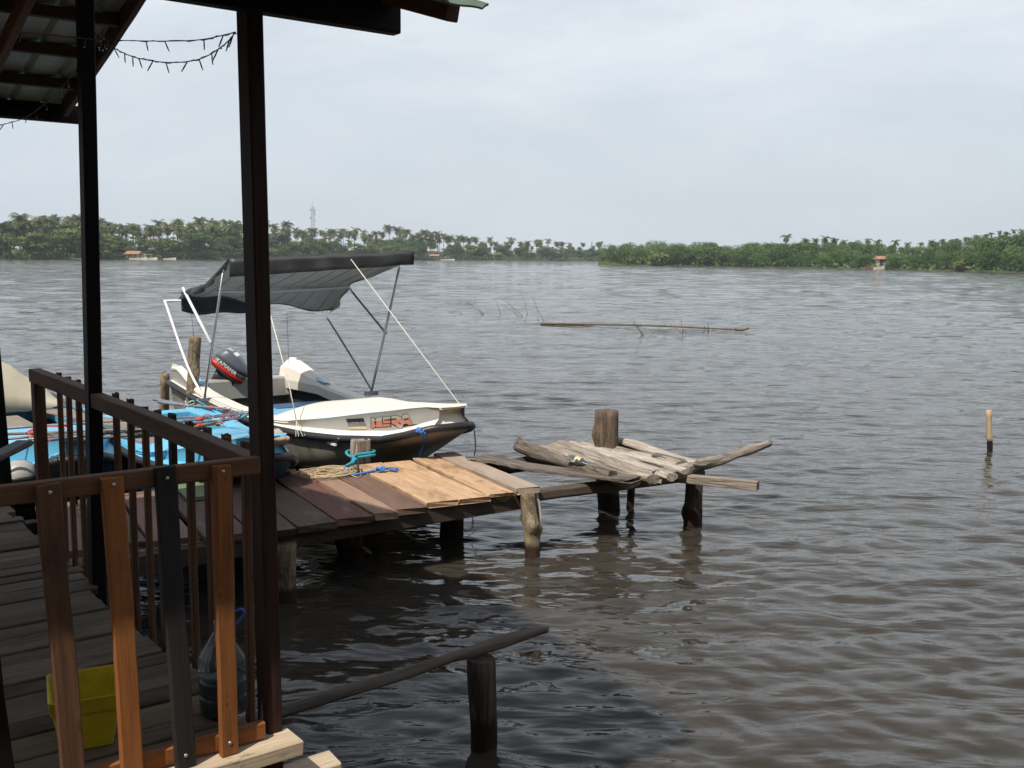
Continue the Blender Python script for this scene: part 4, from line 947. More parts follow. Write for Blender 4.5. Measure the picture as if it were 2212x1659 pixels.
# yellow bin
bc = on_z(186, 1590, DK); bc.z = DK
t = thing('yellow_bin', 'scuffed yellow plastic bin standing on the deck behind the balusters', 'bin', bc)
A = Matrix.Rotation(math.radians(-12), 3, 'Z'); ex, ey = A @ UV_U, A @ UV_V
def rr_ring(hx, hy, rad, z):
    out = []
    for (sx, sy, a0) in ((1, 1, 0), (-1, 1, 90), (-1, -1, 180), (1, -1, 270)):
        for k in range(5):
            a = math.radians(a0 + k * 22.5); out.append(bc + ex * (sx * (hx - rad) + math.cos(a) * rad) + ey * (sy * (hy - rad) + math.sin(a) * rad) + Vector((0, 0, z)))
    return out
rows = [rr_ring(.080, .102, .02, .003), rr_ring(.100, .124, .02, .132), rr_ring(.106, .130, .022, .134), rr_ring(.112, .136, .022, .182), rr_ring(.108, .132, .02, .184), rr_ring(.105, .129, .02, .178), rr_ring(.096, .119, .02, .13), rr_ring(.076, .097, .02, .012)]
V, F = grid_geo(rows, True); F = F + [tuple(range(19, -1, -1)), tuple(7 * 20 + j for j in range(20))]
add('body', V, F, M['yellow'], t)
slot = bc + ey * .118 + Vector((0, 0, .128)) - ex * .035
V = [slot - ey * .006 + ex * (.013 * math.cos(a)) * (1 if math.sin(a) < .3 else .8) + Vector((0, 0, .035 * math.sin(a))) for a in [k / 16 * 6.283 for k in range(16)]]
add('handle_slot', V, [tuple(range(16))], M['dark_in'], t)
# dark armchair at the left edge (only one arm end reaches the photo)
ca, cb = on_z(52, 957, 1.47), on_z(-60, 1012, 1.45)
t = thing('armchair', 'dark armchair mostly outside the photo, one arm end showing at the left edge', 'chair', (cb.x, cb.y, DK))
dirc = (ca - cb); dirc.z = 0; dirc.normalize(); sd = Vector((-dirc.y, dirc.x, 0))
for s in (0, .55):
    board('armrest', cb - dirc * .35 + sd * s + Vector((0, 0, -.01)), ca + sd * s, .085, .028, M['chair'], t, bev=.01)
    board('front_leg', Vector((*(cb + sd * s).xy, DK)), cb + sd * s - Vector((0, 0, .03)), .05, .05, M['chair'], t, up=dirc)
    board('rear_leg', Vector((*(cb - dirc * .45 + sd * s).xy, DK)), cb - dirc * .38 + sd * s - Vector((0, 0, .03)), .05, .05, M['chair'], t, up=dirc)
b0 = cb + sd * .275 - dirc * .42; b0.z = DK + .42
board('seat', b0, b0 + dirc * .5, .5, .03, M['chair'], t); board('backrest', b0, b0 - dirc * .14 + Vector((0, 0, .55)), .5, .03, M['chair'], t, up=dirc)
#PART4
# ------------------------------------------------------------------ boats
def tab(x, xs, ys): return float(np.interp(x, xs, ys))
def make_boat(name, label, uc0, uc1, v0, L, ks, kz, zoff, mats, peaks=1.0, stern_rise=1.0):
    """blunt-bowed fibreglass boat; s runs aft from the bow, w sideways towards -U, sizes scaled by ks (width) and L"""
    sc = L / 4.8
    S = [s * sc for s in (0, .15, .35, .6, .9, 1.25, 1.6, 2.0, 2.5, 3.0, 3.5, 3.9, 4.15, 4.35, 4.55, 4.8)]
    T = [0, .5, 1.0, 1.4, 2, 3, 4, 4.8]; WR = [.24, .42, .60, .76, .86, .88, .87, .83]; ZR = [.79, .68, .635, .63, .635, .665, .75, .86]
    def P(s, w_, z): return W(uc0 + (uc1 - uc0) * s / L - w_, v0 + s, z * kz + zoff)
    def wr(s): return tab(s / sc, [0, .12, .3, .5, .77, 1.0, 1.4, 2, 3, 4, 4.8], [.20, .30, .38, .44, .53, .61, .76, .86, .88, .87, .83]) * ks
    def zr(s): return tab(s / sc, [0, .25, .5, 1.0, 1.4, 2, 3, 4, 4.8], [.84, .755, .69, .645, .64, .645, .67, .74, .82])
    def wd(s): return tab(s / sc, [0, .1, .77, 1.25, 1.75, 2.1, 3, 4, 4.8], [.13, .21, .385, .57, .77, .815, .835, .83, .79]) * ks
    def zd(s): return (lambda q: q if stern_rise or s < 2.5 * sc else min(q, .755))(tab(s / sc, [0, .1, .77, 1.25, 1.75, 2.1, 2.5, 3, 3.6, 3.9, 4.2, 4.42, 4.6, 4.8], [1.03, 1.03, .91, .815, .735, .71, .71, .725, .77, .81, .90, .98, 1.02, 1.0]))
    def zk(s): return tab(s / sc, [0, .3, .77, 1.25, 2, 2.6, 4.8], [.80, .66, .44, .22, -.04, -.14, -.12])
    def zc(s): return tab(s / sc, [0, .3, .77, 1.25, 2, 2.6, 4.8], [.81, .69, .49, .30, .12, .07, .06])
    root = thing(name, label, 'boat', P(L * .5, 0, 0))
    SS = list(np.linspace(0, L, 40))
    add('hull', *grid_geo([[P(s, wr(s) - .01, zr(s) - .02), P(s, wr(s) * .93, (zr(s) * .5 + zc(s) * .5)), P(s, wr(s) * .80, zc(s)), P(s, 0, zk(s)), P(s, -wr(s) * .80, zc(s)), P(s, -wr(s) * .93, (zr(s) * .5 + zc(s) * .5)), P(s, -wr(s) + .01, zr(s) - .02)] for s in SS]), M[mats['hull']], root, True)
    # ledge above the rub rail, then the upper side panel
    SF = [s for s in SS]
    for sg in (1, -1):
        add('ledge', *grid_geo([[P(s, sg * (wr(s) + .002), zr(s) - .02), P(s, sg * (wr(s) - .004), zr(s) + .028), P(s, sg * (wd(s) + .015 * max(0, 1 - s / (2.2 * sc))), zr(s) + .03 + .055 * max(0, 1 - s / (2.6 * sc)))] for s in SF]), M[mats['deck']], root, True)
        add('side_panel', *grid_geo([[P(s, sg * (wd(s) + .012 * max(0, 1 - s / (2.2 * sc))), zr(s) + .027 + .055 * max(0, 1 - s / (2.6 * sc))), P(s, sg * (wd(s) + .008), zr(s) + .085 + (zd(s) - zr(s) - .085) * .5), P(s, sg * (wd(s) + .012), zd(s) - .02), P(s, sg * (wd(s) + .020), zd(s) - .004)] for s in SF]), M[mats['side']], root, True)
    # bow face: concave, from the rail up to the overhanging lip
    rows = []
    for f, out in ((-.12, -.02), (0, .03), (.3, .075), (.6, .07), (.85, .01), (1., -.05)):
        z = zr(0) + .085 + (zd(0) - zr(0) - .085) * f if f >= 0 else zr(0); wdt = wd(0) + .012 + .02 * max(f, 0) if f >= 0 else wr(0); rows.append([P(out * sc * (1 - .25 * abs(k)) + .02 * abs(k), k * wdt, z) for k in (1, .66, .33, 0, -.33, -.66, -1)])
    add('bow_face', *grid_geo(rows), M[mats['deck']], root, True)
    # foredeck
    crown = lambda s: tab(s / sc, [0, .3, .8, 1.3, 1.85, 2.2], [.0, .015, .06, .11, .17, .11])
    rows = []
    for i in range(22):
        q = i / 21; row = []
        for k in range(-10, 11):
            t_ = k / 10; s = q * (1.80 + .36 * t_ * t_) * sc - .02; w_ = -t_ * (wd(s) + .02)
            row.append(P(s, w_, zd(s) + crown(s) * (1 - abs(t_) ** 3.2)))
        rows.append(row)
    rows.append([p + Vector((0, 0, -.05)) for p in rows[-1]])
    rows.insert(0, [p + Vector((0, 0, -.02)) for p in rows[0]])
    add('foredeck', *grid_geo(rows), M[mats['deck']], root, True)
    # gunwale with the raised stern corners
    GS = [s for s in np.linspace(1.72 * sc, L, 30)]
    zg = zd
    for sg in (1, -1):
        add('gunwale', *grid_geo([[P(s, sg * (wd(s) + .02), zg(s) - .02), P(s, sg * (wd(s) + .005), zg(s) + .012), P(s, sg * (wd(s) - .05 ), zg(s) + .022), P(s, sg * (wd(s) - .155 * ks), min(zg(s), .82) + .012 + .55 * max(0, zg(s) - .82)), P(s, sg * (wd(s) - .175 * ks), min(zg(s), .80) - .02), P(s, sg * (wd(s) - .165 * ks), min(zg(s), .80) - .13)] for s in GS]), M[mats['deck'] if sg > 0 else mats['side2']], root, False)
        add('cockpit_lining', *grid_geo([[P(s, sg * (wd(s) - .165 * ks), min(zg(s), .80) - .12), P(s, sg * (wr(s) - .10), zr(s) - .12), P(s, sg * (wr(s) - .13), .20), P(s, 0, .14)] for s in np.linspace(1.3 * sc, L - .1, 16)]), M[mats['inside']], root, True)
    # transom
    rows = [[P(L - o, w_, z) for w_ in np.linspace(-.78 * ks, .78 * ks, 9)] for o, z in ((.16, .58), (.155, .80 if stern_rise else .74), (.14, .822 if stern_rise else .755), (.0, .822 if stern_rise else .755), (-.02, .72), (0, -.1))]
    add('transom', *grid_geo(rows), M[mats['side']], root, False)
    for sg in ((1, -1) if stern_rise else ()):
        a = .63 * ks; Vv = [P(L - .16, sg * a, .81), P(L, sg * a, .81), P(L - .16, sg * (a + .13), 1.0), P(L, sg * (a + .13), 1.04), P(L - .16, sg * wd(L), 1.06), P(L, sg * wd(L), 1.05), P(L - .16, sg * wd(L), .6), P(L, sg * wd(L), .6), P(L - .16, sg * a, .6), P(L, sg * a, .6)]
        add('stern_corner', Vv, [(0, 1, 3, 2), (2, 3, 5, 4), (0, 2, 4, 6, 8), (1, 9, 7, 5, 3), (4, 5, 7, 6)], M[mats['deck']], root)
    # rub rail all round
    path = [P(s, wr(s) + .012, zr(s)) for s in reversed(SS)]
    path += [P(-.03, k * wr(0), zr(0) + .005) for k in (.6, 0, -.6)]
    path += [P(s, -wr(s) - .012, zr(s)) for s in SS]
    add('rub_rail', *tube_geo(path, [.036] * len(path), 10), M['rubber'], root, True)
    # thwarts
    for s0, s1, z in ((2.3 * sc, 3.15 * sc, .615), (3.6 * sc, 3.95 * sc, .55)):
        ww = wr(s0) - .12; V, F = board_geo(2 * ww, s1 - s0, .05, seg=6, bev=.015, wob=0)
        a, b = P((s0 + s1) / 2, ww, z), P((s0 + s1) / 2, -ww, z)
        link('seat', make_mesh('seat', V, F, M[mats['seat']]), root, basis(a, b, (0, 0, 1)))
        add('seat_front', *box_geo((a + b) / 2 - Vector((0, 0, .19)), 2 * ww * .96, .04, .30, HUT.to_3x3()), M[mats['inside']], root)
    return root, P, wr, zr, wd, zd

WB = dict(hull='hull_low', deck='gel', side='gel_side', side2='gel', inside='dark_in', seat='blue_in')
boat, P, wr_, zr_, wd_, zd_ = make_boat('motorboat', 'white fibreglass motorboat with a black canopy and an outboard motor', 3.85, 3.70, 4.72, 4.8, 1., 1., 0, WB)
bpy.context.view_layer.update()
# markings on the side facing the camera: traced onto the curved side panel itself
panel = [o for o in boat.children if o.name.startswith('side_panel')][0]
led = [o for o in boat.children if o.name.startswith('ledge')][0]
def bvh_of(o):
    m = world_of(o); return BVHTree.FromPolygons([m @ v.co for v in o.data.vertices], [tuple(p.vertices) for p in o.data.polygons])
BV = [bvh_of(panel), bvh_of(led)]
def on_panel(x, y, off, bv=0):
    """crop coordinates of the lettering -> point on the panel surface"""
    px, py = (1140 + x * 500 / 2212) / 1.5624, (1350 + y * 500 / 2212) / 1.5624
    d = ray(px, py).normalized(); hit = BV[bv].ray_cast(CAM, d)
    if hit[0] is None:
        q = BV[bv].find_nearest(on_z(px, py, .85)); return q[0] - d * off
    return hit[0] - d * off
def decal(name, polys, mat_, off, parent, bv=0, thick=None):
    V, F = [], []
    for poly in polys:
        q = len(V); pts = []
        for i in range(len(poly)):
            a, b = poly[i], poly[(i + 1) % len(poly)]
            pts.append(a)
        V += [on_panel(x, y, off, bv) for x, y in pts]; F.append(tuple(range(q, q + len(pts))))
    return add(name, V, F, mat_, parent)
up = [[(500, 268), (545, 264), (562, 330), (580, 262), (665, 255), (668, 310), (500, 325)], [(672, 254), (790, 244), (790, 300), (672, 309)], [(797, 243), (880, 232), (945, 258), (955, 285), (800, 299)], [(950, 256), (975, 216), (1040, 210), (1068, 262), (955, 284)]]
lo = [[(500, 327), (668, 312), (665, 402), (578, 408), (566, 388), (552, 412), (496, 416)], [(672, 311), (788, 301), (780, 392), (670, 401)], [(802, 301), (955, 287), (985, 355), (960, 372), (870, 385), (800, 345)], [(957, 286), (1068, 264), (1115, 368), (1050, 374), (1035, 352), (985, 357)]]
tail = [[(862, 385), (960, 370), (985, 357), (950, 430), (905, 412)]]
out = [[(490, 262), (550, 256), (560, 290), (578, 255), (800, 236), (880, 225), (945, 250), (970, 208), (1042, 203), (1125, 372), (1045, 382), (1030, 360), (990, 365), (950, 438), (895, 415), (840, 388), (794, 352), (788, 398), (580, 416), (545, 418), (488, 422)]]
ltr = decal('lettering', out, M['black'], .002, panel)
decal('letter_face', up, M['olive'], .012, ltr); decal('letter_face', lo, M['salmon'], .012, ltr); decal('letter_face', tail, M['olive'], .012, ltr)
bars = [[(540, 318), (568, 316), (572, 330), (566, 372), (556, 372), (550, 340)], [(660, 262), (668, 262), (672, 345), (662, 350)], [(690, 296), (790, 284), (870, 272), (872, 284), (790, 298), (690, 304)], [(670, 350), (782, 342), (782, 350), (670, 358)], [(786, 240), (798, 240), (790, 395), (780, 396)], [(892, 322), (925, 338), (950, 360), (935, 362), (905, 340)], [(985, 288), (1052, 268), (1058, 278), (1010, 292), (1000, 300), (988, 300)], [(950, 255), (958, 255), (962, 290), (955, 290)]]
decal('letter_line', bars, M['black'], .017, ltr)
stk = decal('sticker', [[(120, 285), (380, 270), (430, 392), (160, 402)]], M['sticker'], .004, panel)
blk = [[(120, 285), (380, 270), (396, 326), (345, 322), (320, 335), (290, 318), (250, 332), (215, 322), (180, 335), (140, 325)]]
decal('sticker_mark', blk, M['black'], .009, stk)
decal('sticker_base', [[(160, 402), (430, 392), (432, 436), (160, 430)]], M['sticker_pale'], .007, stk)
# outboard motor, tilted up
mo = P(4.75, .10, .935)
xa = (UV_U * .60 - UV_V * .42 + Vector((0, 0, -.58))).normalized(); za = (UV_U * .45 - UV_V * .30 + Vector((0, 0, .70))); za = (za - xa * za.dot(xa)).normalized(); ya = za.cross(xa)
MM = (Matrix((xa, ya, za)).transposed() * .82).to_4x4(); MM.translation = mo
om = link('outboard_motor', None, boat, MM) if False else None
def ring(z, x0, x1, hy, e=3.2, n=28, tilt=0.):
    cx, hx = (x0 + x1) / 2, (x1 - x0) / 2; R_ = []
    for j in range(n):
        a = j / n * 6.283; c, s = math.cos(a), math.sin(a)
        R_.append(MM @ Vector((cx + math.copysign(abs(c) ** (2 / e), c) * hx, math.copysign(abs(s) ** (2 / e), s) * hy * (1 - .25 * (c > 0) * c), z + tilt * c * hx)))
    return R_
def loft(rows): V, F = grid_geo(rows, True); n = len(rows[0]); return V, F + [tuple(range(n - 1, -1, -1)), tuple((len(rows) - 1) * n + j for j in range(n))]
om = add('outboard_motor', *loft([ring(-.06, -.27, .26, .165), ring(-.03, -.29, .29, .18), ring(.02, -.30, .30, .185), ring(.10, -.29, .30, .185)]), M['cowl_low'], boat, True)
add('cowling', *loft([ring(.098, -.29, .302, .187), ring(.16, -.275, .28, .182), ring(.24, -.235, .16, .168), ring(.275, -.20, .06, .15), ring(.285, -.15, .0, .11)]), M['cowl'], om, True)
add('stripe', *loft([ring(-.035, -.294, .294, .1835), ring(.0, -.303, .303, .1885), ring(.03, -.304, .304, .1890), ring(.031, -.300, .300, .184)]), M['red'], om, True)
add('leg', *loft([ring(-.05, -.16, .12, .10), ring(-.22, -.12, .10, .075), ring(-.55, -.09, .09, .05)]), M['black'], om, True)
add('tiller_bracket', *box_geo(MM @ Vector((.10, 0, -.14)), .22, .2, .16, MM.to_3x3()), M['black'], om)
def quad_on(cx, cy, z, hx, hy, m_, nm):  # badge lying on the sloping top of the cowling
    V = []
    for a, b in ((-1, -1), (1, -1), (1, 1), (-1, 1)):
        x, y = cx + a * hx, cy + b * hy; V.append(MM @ Vector((x, y, z - (x - cx) * .18)))
    add(nm, V, [(0, 1, 2, 3)], m_, om)
cur = bpy.data.curves.new('maker_text', 'FONT'); cur.body = 'YAMAHA'; cur.size = .088; cur.extrude = .001; cur.align_x = 'CENTER'; cur.space_character = 1.05
tmp = bpy.data.objects.new('maker_text', cur); COL.objects.link(tmp); dg = bpy.context.evaluated_depsgraph_get()
tme = bpy.data.meshes.new_from_object(tmp.evaluated_get(dg)); bpy.data.objects.remove(tmp); tme.materials.clear(); tme.materials.append(M['white'])
LM = MM @ Matrix.Translation((-.03, -.1915, .042)) @ Matrix.Rotation(math.radians(90), 4, 'X')
link('lettering', tme, om, LM)
pc = []
for (x0, x1, y0, y1) in ((-.06, .05, -.13, .10),):
    pass
def drape(nm, xs, ys, m_, off):
    """badge following the cowling surface"""
    cw = [o for o in om.children if o.name.startswith('cowling')][0]; bv = bvh_of(cw); rows = []
    for x in xs:
        row = []
        for y in ys:
            o_ = MM @ Vector((x, y, .6)); h = bv.ray_cast(o_, -za); row.append((h[0] if h[0] is not None else MM @ Vector((x, y, .25))) + za * off)
        rows.append(row)
    add(nm, *grid_geo(rows), m_, om)
drape('badge', np.linspace(-.075, .0, 6), np.linspace(-.135, .10, 8), M['white'], .004)
drape('badge', np.linspace(-.20, -.11, 6), np.linspace(-.10, .08, 8), M['silver'], .004)
# canopy
cn = None
TN = [(2.82, 7.36, 2.27), (2.82, 7.56, 2.20), (2.82, 8.10, 2.04), (2.82, 8.80, 1.93)]
NLt, FLt = W(2.80, 7.34, 2.35), W(4.66, 6.70, 2.44); NLm, FLm = W(2.82, 8.10, 2.06), W(4.62, 8.05, 2.08); NLr, FLr = W(2.82, 8.86, 1.98), W(4.62, 8.62, 1.74)
rows = []; NR, NC = 22, 30
for i in range(NR + 1):
    f = i / NR
    if f < .5: a, b = NLt.lerp(NLm, f * 2), FLt.lerp(FLm, f * 2)
    else: a, b = NLm.lerp(NLr, f * 2 - 1), FLm.lerp(FLr, f * 2 - 1)
    row = []
    for j in range(NC + 1):
        g = j / NC; p = a.lerp(b, g)
        sag = -.05 * math.sin(math.pi * ((f * 2) % 1.)) * math.sin(math.pi * g) - .05 * f ** 4 * (.6 + .4 * math.sin(g * 17))
        row.append(p + Vector((0, 0, sag + .012 * noise.noise(Vector((g * 6, f * 5, 1))))))
    rows.append(row)
# valances: front, rear and short sides hang from the edges
def hang(edge, depth, push, seed):
    out_ = []
    for k in range(1, 5):
        f = k / 4
        out_.append([p + Vector((0, 0, -depth(j / (len(edge) - 1)) * f)) + push * (.02 * f * math.sin(j * 1.15 + seed) + .03 * noise.noise(Vector((j * .30, f * 1.2, seed)))) for j, p in enumerate(edge)])
    return out_
front = hang(rows[0], lambda g: .19 - .05 * g, -UV_V, 3.); rear = hang(rows[-1], lambda g: (.20 * max(0, 1 - (g / .52) ** 4) + .02), UV_V, 7.)
allrows = rows + rear
cn = add('canopy', *grid_geo(allrows), [M['canvas'], M['lining']], boat, True)
vl = add('valance', *grid_geo([rows[0]] + front), M['canvas'], cn, True); md = vl.modifiers.new('cloth', 'SOLIDIFY'); md.thickness = .005
md = cn.modifiers.new('cloth', 'SOLIDIFY'); md.thickness = .006; md.offset = 0; md.material_offset = 0
# cloth is black outside; its underside is the grey lining
lin = add('lining', *grid_geo([[p - Vector((0, 0, .012)) for p in r_] for r_ in rows]), M['lining'], cn, True)
V, F = [], []
for k in range(1, 9):
    g = k / 9; line = [rows[i][min(NC, int(round((g + (i / NR - .5) * .0) * NC)))] - Vector((0, 0, .016)) for i in range(NR + 1)]
    V, F = merge((V, F), tube_geo(line, .0022, 4))
add('seam', V, F, M['seam'], cn, True)
edge = [r_[0] for r_ in rows]; side = hang(edge, lambda g: .06 + .03 * g, -UV_U, 2.); add('side_flap', *grid_geo([edge] + side), M['canvas'], cn, True)
edge = [r_[-1] for r_ in rows]; side = hang(edge, lambda g: .05 + .02 * math.sin(g * 9), UV_U, 5.); add('side_flap', *grid_geo([edge] + side), M['lining'], cn, True)
fn, ff = W(2.84, 8.26, .76), W(4.58, 7.53, .80)
def pole_(nm, pts, m_, r_=.013, lab=None): return tube(nm, pts, r_, M[m_], boat, 8, lab)
pole_('canopy_pole', [fn, W(2.82, 7.56, 2.20)], 'steel', .014); pole_('canopy_pole', [ff, W(4.6, 6.92, 2.24)], 'steel', .014)
pole_('canopy_pole', smooth_path([W(2.82, 7.56, 2.20), W(2.84, 7.50, 2.29), W(2.98, 7.42, 2.315), W(3.7, 7.15, 2.34), W(4.5, 6.87, 2.36), W(4.58, 6.90, 2.31), W(4.6, 6.92, 2.24)], 4), 'steel')
pole_('canopy_pole', [W(2.82, 7.96, 1.42), W(2.82, 8.80, 2.0)], 'white_tube', .017, 'white sunlit pole')
pole_('canopy_pole', [W(4.6, 7.21, 1.51), W(4.6, 8.0, 1.95)], 'steel_worn', .013)
pole_('canopy_pole', smooth_path([W(4.6, 8.0, 1.95), W(4.58, 8.09, 2.02), W(4.48, 8.12, 2.01), W(3.6, 8.1, 1.975), W(2.95, 8.1, 1.985)], 4), 'white_tube', .015)
pole_('canopy_pole', smooth_path([fn + Vector((0, 0, .0)), W(2.82, 8.72, 1.10), W(2.82, 9.38, 1.76), W(2.83, 9.455, 1.815), W(2.92, 9.44, 1.825), W(3.12, 9.38, 1.82)], 5), 'white_tube', .015, 'white bent rear pole')
pole_('canopy_pole', smooth_path([ff + Vector((0, 0, .03)), W(4.6, 8.2, 1.28), W(4.6, 8.82, 1.70), W(4.57, 8.9, 1.74), W(4.4, 8.95, 1.76)], 5), 'steel_worn', .013)
for p in (fn, ff): add('pole_foot', *box_geo(p - Vector((0, 0, .015)), .16, .05, .05, HUT.to_3x3()), M['steel_worn'], boat)
# stays
tube('stay', [W(4.0, 6.93, 2.36), W(4.02, 4.80, .99)], .0055, M['rope_white'], boat, 5); tube('stay', [W(4.02, 4.80, .99), W(4.0, 4.70, .83)], .0055, M['rope_white'], boat, 5)
stf = on_v(650, 945, 5.92); tube('stay', [on_u(581, 668, 3.0), on_u(624, 830, 3.0), on_u(640, 908, 3.0)], .0055, M['rope_white'], boat, 5)
k0 = on_u(640, 908, 3.0)
for dx in (-6, 0, 9): tube('stay', [k0, on_z(645 + dx, 943, .68)], .003, M['rope_white'], boat, 4)
tube('stay', [on_u(620, 676, 4.3), on_u(624, 790, 4.4)], .003, M['line_dark'], boat, 4); tube('stay', [on_u(413, 672, 3.0), on_u(419, 732, 3.0)], .003, M['line_dark'], boat, 4)
for s in (.12, .22): pass
for x, y in ((1675, 455), (1858, 403)):
    p = on_z((1140 + x * .226) / 1.5624, (1350 + y * .226) / 1.5624, .80); add('cleat', *tube_geo(smooth_path([p - UV_U * .035, p + Vector((0, 0, .012)), p + UV_U * .035], 3), .012, 6), M['white'], boat, True)
for s in (1.1, 2.1): add('scupper', *box_geo(P(s, wr_(s) - .004, zr_(s) - .055), .02, .22, .022, HUT.to_3x3()), M['white'], boat)
for f in (.6, .95, 1.35, 1.75): add('rail_bolt', *tube_geo([P(f, wr_(f) + .035, zr_(f) + .005), P(f, wr_(f) + .051, zr_(f) + .005)], .009, 6), M['galv'], boat, True)
# blue painted patches on the gunwale
for sg, m_ in ((1, 'blue'), (-1, 'blue')):
    s0, s1 = (4.0, 4.22) if sg > 0 else (3.70, 3.95)
    rows_ = [[P(s, sg * (wd_(s) - o), (zd_(s) if o < .1 else min(zd_(s), .82) + .012 + .55 * max(0, zd_(s) - .82)) + .031 - .0 * o) for o in (.052, .10, .152)] for s in np.linspace(s0, s1, 6)]
    add('paint_patch', *grid_geo(rows_), M[m_], boat, True)
# ropes on the bow: thing of their own, lying on the boat's own surface
_v, _f = [], []
for o in boat.children:
    if o.name.split('.')[0] in ('hull', 'ledge', 'rub_rail', 'side_panel', 'bow_face'):
        m_ = world_of(o); k_ = len(_v); _v += [m_ @ q.co for q in o.data.vertices]; _f += [tuple(i + k_ for i in p.vertices) for p in o.data.polygons]
BU = BVHTree.FromPolygons(_v, _f)
def on_boat(x, y, off):
    d = ray(x, y).normalized(); h = BU.ray_cast(CAM, d); return h[0] - d * off if h[0] is not None else on_v(x, y, 4.98)
t = thing('mooring_rope', 'bright blue rope knotted round the white boat ledge and running down to the planks', 'rope', on_boat(912, 934, .02))
tube('strand', smooth_path([on_boat(904, 924, .012), on_boat(911, 933, .02), on_boat(917, 940, .03), on_boat(917, 950, .03), on_boat(914, 958, .05), on_v(904, 990, 4.99), on_v(903, 1000, 5.0)], 5), .011, M['rope_blue'], t, 7)
r = random.Random(3); pts = [on_boat(904 + 15 * q_ + r.uniform(-6, 6), 925 + 18 * q_ + r.uniform(-6, 6), r.uniform(.010, .035)) for q_ in [k / 25 for k in range(26)]]
tube('knot', smooth_path(pts, 3), .009, M['rope_blue'], t, 6)
t = thing('mooring_rope', 'thin dark line hanging from the tip of the white boat bow', 'rope', W(4.08, 4.74, .78))
tube('strand', smooth_path([W(4.10, 4.72, .78), W(4.11, 4.715, .62), W(4.10, 4.74, .45), W(4.12, 4.78, .2), W(4.2, 4.9, -.1)], 4), .006, M['line_dark'], t, 5)

# blue boats
BA = dict(hull='blue_shade', deck='blue', side='blue', side2='blue', inside='dark_in', seat='ply')
ba, PA, wra, zra, wda, zda = make_boat('blue_boat', 'light blue boat with a worn bow overhanging the brown planks', 1.98, 2.06, 4.50, 3.5, .74, .94, .0, BA, stern_rise=0)
BB = dict(hull='blue_shade', deck='blue', side='blue', side2='blue', inside='dark_in', seat='ply')
bb, PB, wrb, zrb, wdb, zdb = make_boat('blue_boat', 'light blue boat with an open dark cockpit seen behind the side railing', .74, .80, 5.28, 4.1, .80, .92, .02, BB, stern_rise=0)
def bow_cap(PX, wd0, z0, root):
    r = random.Random(8); rows = []
    for f in np.linspace(0, 1, 7):
        a = -1.5 + 3.6 * f
        rows.append([PX(-.045 + .11 * (1 - math.cos(max(0, a))) * .5 + .02 * noise.noise(Vector((k * 1.3, f * 4, 2))) + (0.22 if f < .05 else (.1 if f < .2 else 0)), k / 6 * (wd0 + .03), z0 + .035 - .13 * f + .015 * noise.noise(Vector((k * 2., f * 3, 5)))) for k in range(-6, 7)])
    add('worn_bow', *grid_geo(rows), M['worn'], root, True, 'scraped and chipped bow edge')
bow_cap(PA, .11, 1.02, ba)
k0 = PA(.02, .10, .80)
t = thing('mooring_rope', 'short light blue rope knotted on the blue boat bow and lying on the planks', 'rope', k0)
a, b, c = on_z(606, 975, .80), on_z(612, 988, .74), on_z(627, 1003, JZ + .02)
tube('strand', smooth_path([on_z(598, 972, .82), a, b, c, on_z(620, 1008, JZ + .02)], 5), .011, M['rope_teal'], t, 6)
tube('knot', smooth_path([b + Vector((.025 * math.cos(q), .02 * math.sin(q), .025 * math.sin(1.7 * q))) for q in [k * .8 for k in range(10)]], 3), .011, M['rope_blue'], t, 6)
# cream tarpaulin tented over the stern of the left blue boat
rows = []
for i in range(15):
    f = i / 14; row = []
    for j in range(13):
        g = j / 12; x = -.55 + 1.20 * f; y = -.50 + .85 * g; base = .74 + .02 * g
        ridge = .60 * max(0, 1 - abs(f - .35) / .66) ** .8 * min(1, g / .30) ** .8 * (1 - .45 * max(0, g - .4))
        row.append(W(.80 + x, 9.0 + y + .10 * (f - .4), base + ridge + .05 * noise.noise(Vector((f * 6, g * 4, 1)))))
    rows.append(row)
tp = add('tarpaulin', *grid_geo(rows), M['tarp'], None, True); tag(tp, 'cream tarpaulin tented over the stern of the left blue boat', 'tarpaulin')
md = tp.modifiers.new('cloth', 'SOLIDIFY'); md.thickness = .004
for nm_, (a_, b_), wd_b, lab_ in (('loose_board', ((8, 902), (84, 946)), .26, 'wide grey brown board lying across the left blue boat near the left edge'), ('loose_board', ((112, 886), (306, 926)), .22, 'long grey brown board lying in the left blue boat behind the black post')):
    tag(board(nm_, on_z(*a_, .80), on_z(*b_, .82), wd_b, .02, M['ply'], None, wob=.004), lab_, 'board')
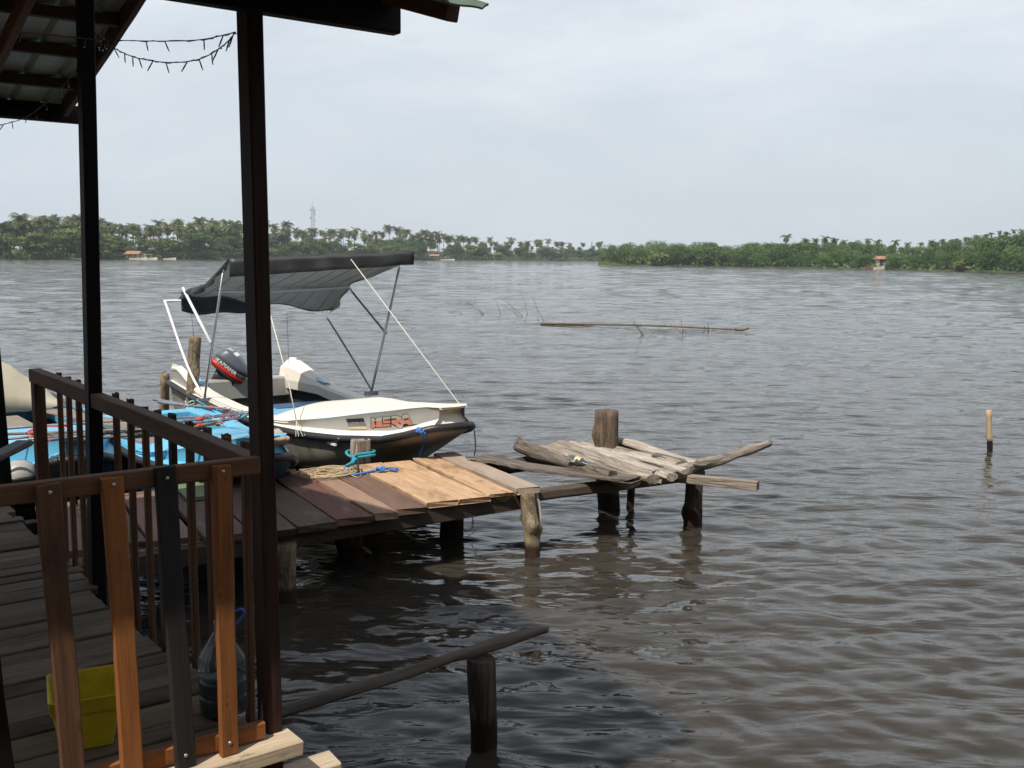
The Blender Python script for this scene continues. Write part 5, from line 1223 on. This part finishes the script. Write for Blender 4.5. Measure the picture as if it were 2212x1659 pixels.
# bundle of poles with coloured lashings lying across the blue boats
pb = thing('pole_bundle', 'bundle of thin poles with red and green lashings lying across the blue boats', 'poles', W(1.2, 5.6, 1.02))
r = random.Random(21)
ends = [((-90, 957), (395, 917)), ((-60, 930), (470, 897)), ((40, 955), (520, 905)), ((60, 949), (545, 893)), ((150, 945), (538, 888)), ((330, 864), (535, 892)), ((340, 868), (500, 885)), ((-40, 938), (330, 928)), ((180, 950), (480, 915)), ((380, 930), (505, 905)), ((395, 915), (540, 897))]
PL3 = []
for k, (a, b) in enumerate(ends):
    A, B = on_z(*a, .99 + .012 * (k % 5)), on_z(*b, 1.02 + .012 * (k % 4)); PL3.append((A, B))
    log('pole', A, B, r.uniform(.010, .015), r.uniform(.007, .010), M[r.choice(('bamboo', 'steel_worn', 'log', 'steel_worn'))], pb, n=6, bend=.01, rough=.05)
for k in range(34):
    A, B = r.choice(PL3); f = r.uniform(.25, .98); c = A.lerp(B, f); d = (B - A).normalized()
    tube('lashing', [c - d * r.uniform(.012, .03), c, c + d * r.uniform(.012, .03)], [.016, .021, .016], M[r.choice(('rope_red', 'rope_green', 'rope_red', 'rope_teal'))], pb, 7)
for k in range(12):
    A, B = r.choice(PL3); c = A.lerp(B, r.uniform(.4, .97)); pts = [c + Vector((r.uniform(-.06, .06), r.uniform(-.06, .06), r.uniform(-.03, .05))) for _ in range(6)]
    tube('twine', smooth_path(pts, 3), .0035, M[r.choice(('rope_green', 'rope_green', 'rope_red', 'rope_white'))], pb, 4)
tube('twine', smooth_path([on_z(x, y, 1.03) for x, y in ((56, 935), (75, 926), (100, 921), (130, 922), (140, 927))], 4), .006, M['rope_red'], pb, 5)
tube('twine', smooth_path([on_z(x, y, 1.02) for x, y in ((62, 941), (70, 948), (82, 943), (95, 938), (105, 944), (108, 953))], 4), .006, M['rope_red'], pb, 5)
# white float by the left post
fc = on_z(42, 1030, .66)
t = thing('float', 'white round float with dark markings half hidden behind the left edge post', 'float', fc)
add('body', *lathe([(.02, -.13), (.09, -.11), (.13, -.04), (.135, .03), (.10, .10), (.04, .13)], 20, fc), M['gel_side'], t, True)
add('band', *lathe([(.1365, -.02), (.1385, .0), (.1365, .02)], 20, fc), M['black'], t, True)
HZ = True
#PART5
# ------------------------------------------------------------------ haze
if HZ:
    V, F = box_geo((0, 640, 39), 1990, 1380, 84)
    m, nt, b = mat_new('lagoon_haze'); nt.nodes.remove(b)
    pv = nd(nt, 'ShaderNodeVolumePrincipled'); pv.inputs['Color'].default_value = (.80, .88, .95, 1); pv.inputs['Density'].default_value = .00027; pv.inputs['Anisotropy'].default_value = .2
    nt.links.new(pv.outputs[0], nt.nodes['Material Output'].inputs['Volume'])
    me = make_mesh('haze', V, F, m); o = link('haze', me); o['kind'] = 'stuff'
